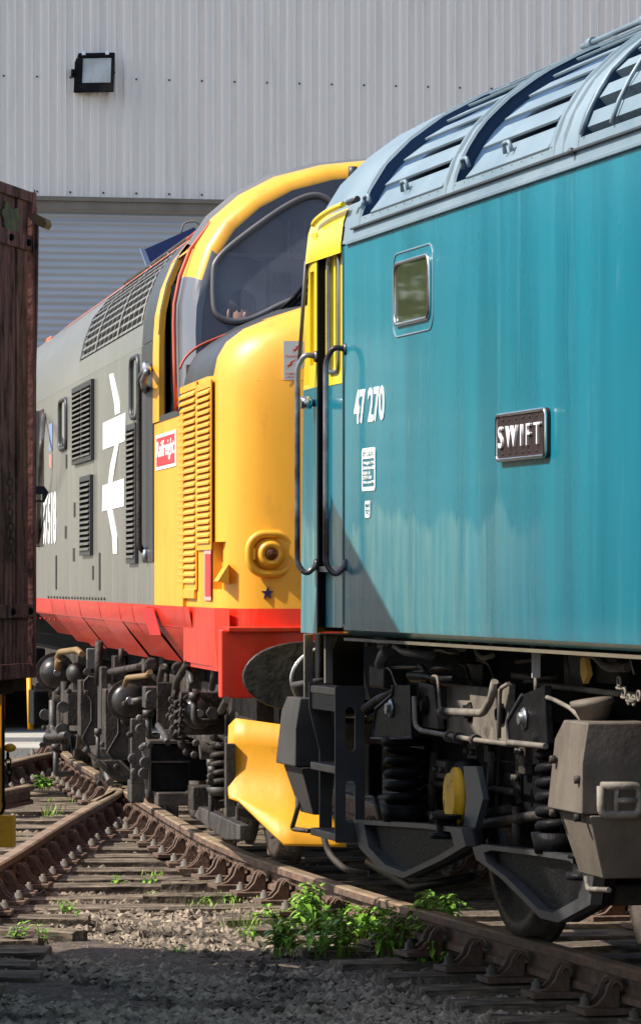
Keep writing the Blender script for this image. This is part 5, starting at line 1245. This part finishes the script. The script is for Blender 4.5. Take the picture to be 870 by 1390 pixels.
rail(Pm, 'rail', 'rusty near rail of the main track running under both locomotives')
rail(offset(Pm, 1.505), 'rail', 'far rail of the main track hidden behind the wheels')
LP = [(-1.70, 12.0), (-1.74, 18.0), E2(13, 1160), E2(90, 1112), E2(168, 1069)]
LP = [(-2.24, 12.0), (-2.055, 17.0), (-1.945, 20.0)] + LP[2:]
Pl = smooth_path(cr_(LP), 8)
frog = Vector((*E2(168, 1069), 0))
rail(Pl, 'rail', 'rusty right-hand rail of the left track meeting the main rail at the crossing nose')
dirv = (Pl[-1] - Pl[-5]).normalized()
rail([frog + dirv * .15 + Vector((.03, .0, 0)) + dirv * t for t in (0, 1.0, 3.0, 6.0)], 'rail', 'short rail beyond the crossing nose disappearing under the grey locomotive')
L3 = [(-3.15, 12), (-3.12, 20), (-3.0, 30), E2(17, 1033), E2(94, 1017)]
L3 = smooth_path(cr_(L3), 8); e = (L3[-1] - L3[-6]).normalized(); L3 += [L3[-1] + e * 2.5]
rail(L3, 'rail', 'left-hand outer rail curving away at the far left past the small weed')
# wing rail piece and check rail end
wv = Vector((*E2(139, 1055), 0)); 
rail([Vector((*E2(128, 1087), 0)), Vector((*E2(150, 1077), 0)), Vector((*E2(165, 1068), 0)) + Vector((-.06, .25, 0))], 'wing_rail', 'short wing rail with an open end just left of the crossing nose')
rail([Vector((*E2(-30, 1078), 0)), Vector((*E2(10, 1071), 0)), Vector((*E2(40, 1065), 0))], 'check_rail', 'stub of check rail beside the yellow bracket at the left edge')

# chairs: one with its bolts and key, the rest copies
def make_chair():
    s = MB()
    s.box(-.23, .23, -.11, .11, -.19, -.165)
    for sx in (-1, 1):
        for yy in (-.055, .04):
            s.prism([(sx * .20, yy, -.165), (sx * .15, yy, -.150), (sx * .115, yy, -.115), (sx * .10, yy, -.075), (sx * .085, yy, -.055), (sx * .065, yy, -.048), (sx * .052, yy, -.06), (sx * .046, yy, -.165)], (0, .026, 0))
        s.box(sx * .046, sx * .060, -.055, .062, -.165, -.05)
    o = s.build('rail_chair', m_rust, bevel=.004)
    for sx in (-1, 1):
        b = MB(); b.lathe((sx * .185, -.0, -.165), (0, 0, 1), [(0, .030), (.010, .030), (.011, .023), (.038, .023), (.039, .012), (.052, .012)], 6); bo = b.build('chair_bolt', m_dust, o)
    k_ = MB(); k_.tube([(-.066 + .017 * math.cos(q * PI / 5), -.10 + .02 * q * .5, -.085 + .028 * math.sin(q * PI / 5)) for q in range(21)], .006, 5); k_.build('spring_key', m_rust, o)
    return o
chair0 = make_chair(); first = [True]
def put_chair(p, ang, label, grp, z=0):
    if first[0]:
        o = chair0; o.location = (p.x, p.y, z); o.rotation_euler = (0, 0, ang); o['label'] = label; first[0] = False
    else: o = copy_tree(chair0, (p.x, p.y, z), ang, label)
    o.scale = (R.uniform(.92, 1.06), R.uniform(.85, 1.15), R.uniform(.94, 1.02)); o.rotation_euler.z += R.uniform(-.06, .06)
    tag(o, cat='rail chair', group=grp); return o
slp = {}
def sleeper(cx, cy, ang, L_, label, grp, h=.125, w=.25, z=-.192):
    s = MB(); n = 14; rows = []
    for i in range(n + 1):
        x = -L_ / 2 + L_ * i / n; j = lambda a: R.uniform(-a, a)
        rows.append([(x, -w / 2 + j(.006), z - h), (x, -w / 2 + j(.006), z - .012 + j(.004)), (x, -w / 4, z + j(.006)), (x, j(.02), z - .004 + j(.007)), (x, w / 4, z + j(.006)), (x, w / 2 + j(.006), z - .012 + j(.004)), (x, w / 2 + j(.006), z - h)])
    vr = s.loft(rows, smooth=False); s.bm.faces.new(vr[0]); s.bm.faces.new(vr[-1][::-1])
    o = s.build('sleeper', m_wood); o.location = (cx, cy, 0); o.rotation_euler = (0, 0, ang)
    return tag(o, label, 'sleeper', grp)
def walk(P, step, s0=0):
    acc = 0; nxt = s0; o = []
    for a, b in zip(P, P[1:]):
        l = (b - a).length
        while acc + l >= nxt:
            t = (nxt - acc) / l; o.append((a.lerp(b, t), (b - a).normalized())); nxt += step
        acc += l
    return o
def ang(d): return math.atan2(-d.x, d.y)
for p, d in walk(Pm, .66, .3):
    a = ang(d)
    put_chair(p, a, 'rusty cast chair holding the near rail of the main track', 'chairs along the near main rail')
    if p.y < 23.4:
        n_ = Vector((d.y, -d.x, 0)); c = p + n_ * .7525; sleeper(c.x, c.y, a + R.uniform(-.015, .015), 2.55 + R.uniform(-.06, .06), 'weathered timber sleeper under the main track in front of the crossing', 'sleepers under the main track')
for p, d in walk(offset(Pm, 1.505), .66, .3):
    if 17 < p.y < 30: put_chair(p, ang(d), 'rusty cast chair under the far main rail in shadow', 'chairs along the far main rail')
for p, d in walk(Pl, .66, .2):
    put_chair(p, ang(d) + PI, 'rusty cast chair holding the right-hand rail of the left track', 'chairs along the right-hand left-track rail')
    if p.y < 23.4: sleeper(p.x - .62 + R.uniform(-.05, .05), p.y + R.uniform(-.03, .03), ang(d) + R.uniform(-.035, .035), 2.55 + R.uniform(-.25, .15), 'weathered timber sleeper under the left track near the wagon', 'sleepers under the left track', w=.27)
for p, d in walk(L3, .66, .2):
    if p.y > 15: put_chair(p, ang(d), 'rusty cast chair holding the outer rail at far left', 'chairs along the outer left rail')
y = 23.75
while y < 43:
    sleeper(-1.1 + R.uniform(-.1, .1), y, .1 + R.uniform(-.03, .03), 5.2 + R.uniform(-.2, .2), 'long timber crossing bearer spanning both tracks', 'long bearers under the crossing', w=R.uniform(.22, .30), z=-.198 + R.uniform(-.02, .010)); y += .68 + R.uniform(-.05, .05)
# spare timbers on the ballast
for (u, v, L_, a, lab) in ((262, 1222, .55, .03, 'short dark timber end half buried in ballast left of the main rail'), (290, 1205, .6, .06, 'narrow timber baulk lying in the ballast behind the short dark one'), (5, 1268, .9, -.5, 'angled timber offcut at the bottom left corner')):
    x, yy = (u - U0) / FPX * FPX * 1.78 / (v - V0), FPX * 1.78 / (v - V0); o = sleeper(x, yy, a, L_, lab, None, w=.15, z=-.17); o.name = 'timber_baulk'; o['category'] = 'timber'

# ballast stones: nobody could count them
def stones(n, fx, name, sz=(.010, .028)):
    mb = MB(); V_, Fc = [], []
    base = [Vector(v) for v in ((0, 0, 1), (1, 0, 0), (0, 1, 0), (-1, 0, 0), (0, -1, 0), (0, 0, -1))]
    tri = [(0, 1, 2), (0, 2, 3), (0, 3, 4), (0, 4, 1), (5, 2, 1), (5, 3, 2), (5, 4, 3), (5, 1, 4)]
    for _ in range(n):
        x, yy = fx(); r = R.uniform(*sz) * R.choice((.7, 1, 1, 1.25)); a = R.uniform(0, 6.28); k0 = len(V_); c, s_ = math.cos(a), math.sin(a)
        sc = Vector((R.uniform(.7, 1.3), R.uniform(.7, 1.3), R.uniform(.45, .9))); tl = R.uniform(-.5, .5)
        for b in base:
            q = Vector((b.x * sc.x, b.y * sc.y, b.z * sc.z)) * R.uniform(.75, 1.25) * r; q = Vector((q.x * c - q.y * s_, q.x * s_ + q.y * c, q.z + q.x * tl)); V_.append((q.x + x, q.y + yy, q.z + GZ + r * .45 + .006))
        Fc += [tuple(k0 + i for i in t) for t in tri]
    me = bpy.data.meshes.new(name); me.from_pydata(V_, [], Fc); me.materials.append(m_stone); me.update()
    o = bpy.data.objects.new(name, me); col.objects.link(o); return tag(o, 'loose grey-brown ballast stones between the tracks', 'ballast', kind='stuff')
def fx():
    while True:
        y = 16.6 + 18 * R.random() ** 1.7; x = R.uniform(-.0737 * y - .15, .5 if y < 24 else .0)
        return x, y
stones(27000, fx, 'ballast_stones', (.009, .032))
stones(7000, lambda: (R.uniform(.5, 1.6), R.uniform(16.5, 20.5)), 'ballast_stones', (.012, .03))

# ================================================================== WEEDS
def leaf(mb, p, d, L_, w, droop):
    d = d.normalized(); side = d.cross(Vector((0, 0, 1))); side = side.normalized() if side.length > .01 else Vector((1, 0, 0)); n = 4; prev = None
    for i in range(n + 1):
        t = i / n; c = p + d * L_ * t + Vector((0, 0, -droop * t * t * L_)); ww = w * math.sin(PI * min(.98, t * .9 + .08)) ** .8
        cur = (mb.bm.verts.new(c - side * ww + Vector((0, 0, ww * .3))), mb.bm.verts.new(c), mb.bm.verts.new(c + side * ww + Vector((0, 0, ww * .3))))
        if prev:
            for k in range(2): f = mb.bm.faces.new((prev[k], prev[k + 1], cur[k + 1], cur[k])); f.smooth = True
        prev = cur
def weed(u, v, h, n, label, spread=.08, ll=.105, m=None, name='weed', cat='weed', z=-.2):
    k = (EYE - z); x, y = (u - U0) * k / (v - V0), FPX * k / (v - V0)
    mb = MB(); 
    for i in range(n):
        a = R.uniform(0, 6.28); r = spread * R.random() ** .6; b = Vector((r * math.cos(a), r * math.sin(a), -.03)); hh = h * R.uniform(.5, 1.1); top = b + Vector((R.uniform(-.3, .3) * hh, R.uniform(-.3, .3) * hh, hh))
        mb.tube([b, b.lerp(top, .5) + Vector((0, 0, .01)), top], [.0035, .003, .0015], 5)
        m_ = max(3, int(hh / .035))
        for j in range(m_):
            t = .25 + .75 * (j + .5) / m_; p = b.lerp(top, t)
            for s_ in (0, PI):
                q = j * 1.7 + s_ + R.uniform(-.3, .3); leaf(mb, p, Vector((math.cos(q), math.sin(q), R.uniform(.2, .9))), ll * R.uniform(.6, 1.1) * (1.15 - .4 * t), ll * .17, R.uniform(.3, .9))
    o = mb.build(name, m or m_leaf, fixn=False); o.location = (x, y, z); return tag(o, label, cat, 'weeds growing in the ballast')
def tuft(u, v, h, n, label, spread=.07, z=-.19):
    k = (EYE - z); x, y = (u - U0) * k / (v - V0), FPX * k / (v - V0); mb = MB()
    for i in range(n):
        a = R.uniform(0, 6.28); r = spread * R.random(); b = Vector((r * math.cos(a), r * math.sin(a), -.02)); d = Vector((R.uniform(-.5, .5), R.uniform(-.5, .5), 1)); leaf(mb, b, d, h * R.uniform(.5, 1.1), .003, R.uniform(0, .35))
    o = mb.build('grass_tuft', m_grass, fixn=False); o.location = (x, y, z); return tag(o, label, 'grass tuft', 'grass tufts between the rails')
weed(395, 1290, .18, 14, 'broad leafy weed at the bottom edge left of centre', .09)
weed(362, 1245, .10, 6, 'low spreading weed below the rail chairs left of the big clump', .08, .08)
weed(425, 1262, .24, 14, 'tall leafy weed in the big clump under the snow plough', .09, .10)
weed(455, 1292, .22, 16, 'dense dark green weed at the bottom edge of the big clump', .12, .10)
weed(500, 1275, .20, 15, 'leafy weed at the right end of the big clump beside the rail', .10, .10)
weed(405, 1235, .13, 6, 'pointed weed growing against the rail chairs behind the big clump', .07, .08)
weed(530, 1296, .24, 13, 'small leafy weed between the big clump and the right-hand clump', .08, .08)
weed(590, 1290, .30, 18, 'leafy weed clump beside the dark rail end under the blue locomotive', .09, .10)
weed(615, 1283, .15, 7, 'small leafy weed right of the dark rail end', .07, .08)
weed(575, 1305, .12, 8, 'low weed at the foot of the right-hand clump', .1, .08)
weed(335, 1272, .08, 5, 'small pale weed on the gravel left of the bottom clump', .06, .06)
weed(149, 1200, .09, 4, 'small creeping weed on the sleeper ends between the tracks', .09, .06)
weed(203, 1200, .09, 4, 'small weed in front of the main rail chairs', .06, .055)
weed(205, 1215, .05, 3, 'tiny weed in the gravel below the crossing', .04, .05)
weed(92, 1236, .09, 4, 'thin weed growing over the timber sleeper at left', .06, .06)
weed(105, 1245, .06, 3, 'small weed at the end of the thick left sleeper', .04, .05)
weed(35, 1275, .10, 6, 'weed cluster at the bottom left corner', .10, .07)
weed(60, 1068, .13, 9, 'round bright green weed far left between the rails', .05, .09, z=-.15)
weed(88, 1268, .04, 3, 'tiny weed in the gravel at bottom left', .05, .04)
weed(300, 1222, .06, 5, 'low weed around the buried timber baulk', .12, .05)
weed(250, 1285, .04, 3, 'sparse weed in the gravel at the bottom centre left', .06, .04)
tuft(72, 1105, .14, 40, 'bright grass tuft beside the left rail', .12); tuft(30, 1062, .10, 14, 'thin grass tuft far left by the outer rail', .04); tuft(66, 1085, .06, 16, 'short grass tuft behind the bright one', .04)
tuft(175, 1030, .1, 40, 'sunlit grass under the grey locomotive', .25); tuft(100, 1085, .06, 18, 'sparse grass between bearers', .15); tuft(325, 1218, .06, 60, 'mossy grass patch beside the main rail chairs', .14)
tuft(560, 1275, .16, 30, 'tall loose grass between the two leafy clumps under the blue locomotive', .12); tuft(340, 1255, .09, 40, 'grass growing on the gravel left of the big leafy clump', .15)
weed(545, 1270, .17, 9, 'leafy weed filling the gap between the two bottom clumps', .09)
weed(600, 1262, .22, 9, 'weed leaning over the rail right of the bottom clumps', .07, .09)
weed(470, 1258, .15, 9, 'bushy weed behind the big clump close to the rail', .09)
tuft(210, 1185, .05, 30, 'small grass tuft at the foot of the main rail chairs', .1); tuft(285, 1225, .05, 50, 'wide pale grass patch on the gravel near the buried timber', .2)

# ================================================================== WAGON at the left edge
YE = 20.1; XW = (45 - U0) / FPX * YE
FWG = Frame(XW, YE, -math.atan(.183))      # local x = 0 is the wagon's near side, y <= 0 towards the camera
W = lambda u, v, x=0., y=None: FWG.X(u, v, x)
wag = empty('goods_wagon', (XW - 1.3, YE - 3, 0), 0)
wag.location = (XW, YE, 0); wag.rotation_euler = (0, 0, FWG.th)
tag(wag, 'weathered maroon timber goods wagon with iron straps at the left edge', 'wagon')
zt = 1.57 + (785 - 262) / FPX * YE; zb = 1.57 + (785 - 905) / FPX * YE
mb = MB()
for i in range(27):
    y0 = -.09 - i * .215; mb.box(-.05, -.0 - .004 * (i % 2), y0 - .207, y0, zb + .02, zt - .05)
mb.box(-2.6, -2.55, -6, 0, zb, zt); mb.box(-2.55, -.06, -.06, -.01, zb, zt); mb.box(-2.55, -.06, -6, -5.94, zb, zt)
bd = mb.build('wagon_body', m_mar, wag, bevel=.003)
# top rail slightly sagging, corner post with its taper, straps and bolts
mb = MB(); mb.box(-.07, .012, -6, .0, zt - .05, zt); mb.build('top_rail', m_mar, wag, bevel=.006)
mb = MB(); mb.prism([(-.06, .0, zb - .05), (-.06, .0, zt + .005), (.020, .0, zt + .0), (.012, .0, zt - .12), (.018, .0, zt - .15), (.018, .0, zb - .05)], (0, -.06, 0)); mb.build('corner_post', m_mar, wag, bevel=.004)
mb = MB(); z_ = 1.57 + (785 - 322) / FPX * YE; mb.prism([(.012, .0, z_ + .22), (.03, .0, z_ + .04), (.024, .0, z_ - .4), (.012, .0, z_ - .8)], (0, -.03, 0)); mb.build('corner_bracket', m_mar, wag, bevel=.003)
for v0, v1, x1 in ((322, 343, .012), (820, 838, .02)):
    mb = MB(); a = 1.57 + (785 - v1) / FPX * YE; b = 1.57 + (785 - v0) / FPX * YE; mb.box(-.0, x1, -5.9, -.03, a, b); st = mb.build('iron_strap', m_mar, wag, bevel=.003)
    for i in range(14):
        s = MB(); s.lathe((x1, -.14 - i * .32, (a + b) / 2), (1, 0, 0), [(0, .016), (.012, .016), (.018, .008)], 8); s.build('strap_bolt', m_deep, st)
mb = MB(); a = W(34, 837, .0); b = FWG.Y(47, 820, .02); mb.box(-.02, b.x, .0, .03, a.z, b.z); mb.build('buffer_stop_plate', mat('violet_black_iron', (.03, .022, .035), .5), wag, bevel=.003)
# hasp with its eye
yh = -.02; P = [FWG.Y(u, v, .0) for u, v in ((36, 660), (60, 660), (66, 668), (60, 682), (36, 681))]; Hh = [FWG.Y(u, v, .0) for u, v in ((47, 671), (58, 671), (58, 679), (47, 679))]
mb = MB(); mb.holed(P, [Hh], (0, .012, 0)); mb.build('hasp', MATS['violet_black_iron'], wag)
mb = MB(); p = FWG.Y(41, 660, -.02); mb.cyl((p.x - .03, .0, p.z - .08), (p.x - .03, .0, p.z + .06), .012, 8); mb.build('hinge_pin', m_rust, wag)
# brown timber end sticking out at the top
P = [FWG.Y(u, v, -.05) for u, v in ((38, 285), (62, 297), (64, 304), (60, 310), (38, 300))]
mb = MB(); mb.prism(P, (0, .10, 0)); mb.build('timber_end', mat('brown_timber', (.16, .085, .03), .8, var=.3, scale=6), wag)
mb = MB(); p = FWG.X(14, 298, .0)
mb.prism([(.001, p.y + (.16 + R.uniform(-.05, .04)) * math.cos(i * PI / 12), p.z + (.07 + R.uniform(-.02, .02)) * math.sin(i * PI / 12)) for i in range(24)], (.008, 0, 0))
mb.build('moss_patch', m_moss, wag)
# chain and lower gear, yellow lever and bracket
chain(FWG, 14, 640, 17, 760, .02, 12, m_rust, wag, r=.012, w=.004)
mb = MB(); mb.box(-2.3, -.06, -5.7, -.12, zb - .12, zb - .01); mb.build('underframe', m_deep, wag)
mb = MB(); mb.box(-.06, .004, -5.8, -.01, zb - .05, zb + .015); mb.build('solebar', m_mar, wag, bevel=.004)
for yy in (-1.6, -4.6):
    for xx in (-.55, -2.0):
        s = MB(); s.lathe((xx, yy, .46), (1, 0, 0), [(-.06, .46), (.0, .46), (.02, .43), (.03, .2), (.07, .12)], 36); s.build('wheel', m_grime, wag)
    s = MB(); s.cyl((-2.1, yy, .46), (-.2, yy, .46), .06, 12); s.build('axle', m_grime, wag)
    for xx in (-.30, -2.1):
        s = MB(); s.prism([(xx, yy - .45, zb - .1), (xx, yy - .12, .34), (xx, yy + .12, .34), (xx, yy + .45, zb - .1)], (.03, 0, 0)); s.build('axle_guard', m_grime, wag)
        s = MB(); s.tube([(xx + .05, yy + t, zb - .32 + .25 * (t / .6) ** 2) for t in (-.6, -.4, -.2, 0, .2, .4, .6)], .03, 6); s.build('leaf_spring', m_grime, wag)
a = FWG.Y(2, 1150, -.0); xa = FWG.Y(-2, 905, .0).x; xb = FWG.Y(3, 905, .0).x
def yb(name, u0, u1, v0, v1, m, y=.0, d=.02):
    a = FWG.Y(u0, v1, y); b = FWG.Y(u1, v0, y); s = MB(); s.box(a.x, b.x, y, y + d, a.z, b.z); return s.build(name, m, wag, bevel=.003)
yb('brake_lever_guide', -4, 3, 905, 1140, m_ploughy); yb('brake_lever', 3, 6, 905, 1090, m_deep, -.03); yb('lever_edge', 5, 7, 905, 975, m_redp, -.02, .01)
yb('yellow_step_bracket', -10, 18, 1107, 1150, m_ploughy, -.05, .06)
s = MB(); s.sphere(FWG.Y(14, 1015, .0), .02, 10, (1.5, 1, 1)); s.build('yellow_pin', m_ploughy, wag)
chain(FWG, 11, 1022, 14, 1060, .0, 5, m_deep, wag, r=.012, w=.004)
s = MB(); s.tube(bend([FWG.Y(6, 1085, 0), FWG.Y(6, 1100, 0), FWG.Y(-4, 1112, 0)], .03), .008, 6); s.build('lever_hook', m_deep, wag)

# ================================================================== TREES to the left of the shed (they show in the window reflections)
def tree(x, y, h, r, label):
    t = empty('tree', (x, y, -.2)); tag(t, label, 'tree', 'trees left of the shed')
    s = MB(); s.tube([(0, 0, -.1), (.1, .05, h * .3), (0, .1, h * .6), (.1, 0, h * .85)], [.28, .2, .13, .04], 10)
    for i in range(9):
        a = i * 2.4; z = h * (.3 + .06 * i); s.tube([(0.05, .05, z), (math.cos(a) * r * .4, math.sin(a) * r * .4, z + h * .08), (math.cos(a) * r * .75, math.sin(a) * r * .75, z + h * .12)], [.08, .05, .02], 6)
    s.build('trunk', m_bark, t); s = MB(); V_, Fc = [], []
    cl = [(Vector((R.gauss(0, r * .42), R.gauss(0, r * .42), h * .62 + R.gauss(0, h * .17))), R.uniform(.5, 1.0) * r * .42) for _ in range(26)]
    for c, cr in cl:
        for _ in range(170):
            d = Vector((R.gauss(0, 1), R.gauss(0, 1), R.gauss(0, 1))).normalized() * cr * R.uniform(.6, 1.05); p = c + d; a = Vector((R.gauss(0, 1), R.gauss(0, 1), R.gauss(0, 1))).normalized() * .13; b = a.cross(d).normalized() * .09
            k = len(V_); V_ += [p - a, p + b, p + a, p - b]; Fc.append((k, k + 1, k + 2, k + 3))
    me = bpy.data.meshes.new('crown'); me.from_pydata(V_, [], Fc); me.materials.append(m_tree); o = bpy.data.objects.new('crown', me); col.objects.link(o); o.parent = t
tree(-12, 40, 9, 3.2, 'broad green tree nearest the left end of the shed'); tree(-16.5, 46, 11, 3.6, 'tall green tree beyond the left end of the shed'); tree(-10.5, 50, 8, 2.8, 'smaller green tree close behind the left shed wall'); tree(-22, 55, 12, 4, 'largest tree far left of the shed')

# ================================================================== CAMERA, LIGHT
cam = bpy.data.cameras.new('camera'); co = bpy.data.objects.new('camera', cam); col.objects.link(co)
co.location = (0, 0, EYE); co.rotation_euler = (PI / 2, 0, 0)
cam.sensor_fit = 'VERTICAL'; cam.sensor_height = 36; cam.lens = 36 * FPX / 1390; cam.clip_end = 3000; cam.clip_start = .3
cam.shift_y = (V0 - 695) / 1390.
scn.camera = co
el = math.radians(45.5); sh = Vector((-.985, -.16)).normalized(); sd = Vector((sh.x * math.cos(el), sh.y * math.cos(el), math.sin(el)))
su = bpy.data.lights.new('sun', 'SUN'); su.energy = 4.5; su.angle = math.radians(.53); su.color = (1, .94, .84)
so = bpy.data.objects.new('sun', su); col.objects.link(so); so.rotation_euler = sd.to_track_quat('Z', 'Y').to_euler()
w = bpy.data.worlds.new('World'); scn.world = w; w.use_nodes = True; nt = w.node_tree
sky = nt.nodes.new('ShaderNodeTexSky'); sky.sky_type = 'NISHITA'; sky.sun_disc = False; sky.sun_elevation = el; sky.sun_rotation = math.atan2(sh.x, sh.y)
sky.dust_density = 1.5; sky.ozone_density = 1.
nt.links.new(sky.outputs[0], nt.nodes['Background'].inputs[0]); nt.nodes['Background'].inputs[1].default_value = .15
scn.view_settings.view_transform = 'Standard'; scn.view_settings.look = 'None'; scn.view_settings.exposure = 0.60; scn.view_settings.gamma = 1
scn.render.engine = 'CYCLES'; scn.cycles.use_denoising = True
scn.cycles.max_bounces = 8; scn.cycles.transparent_max_bounces = 8
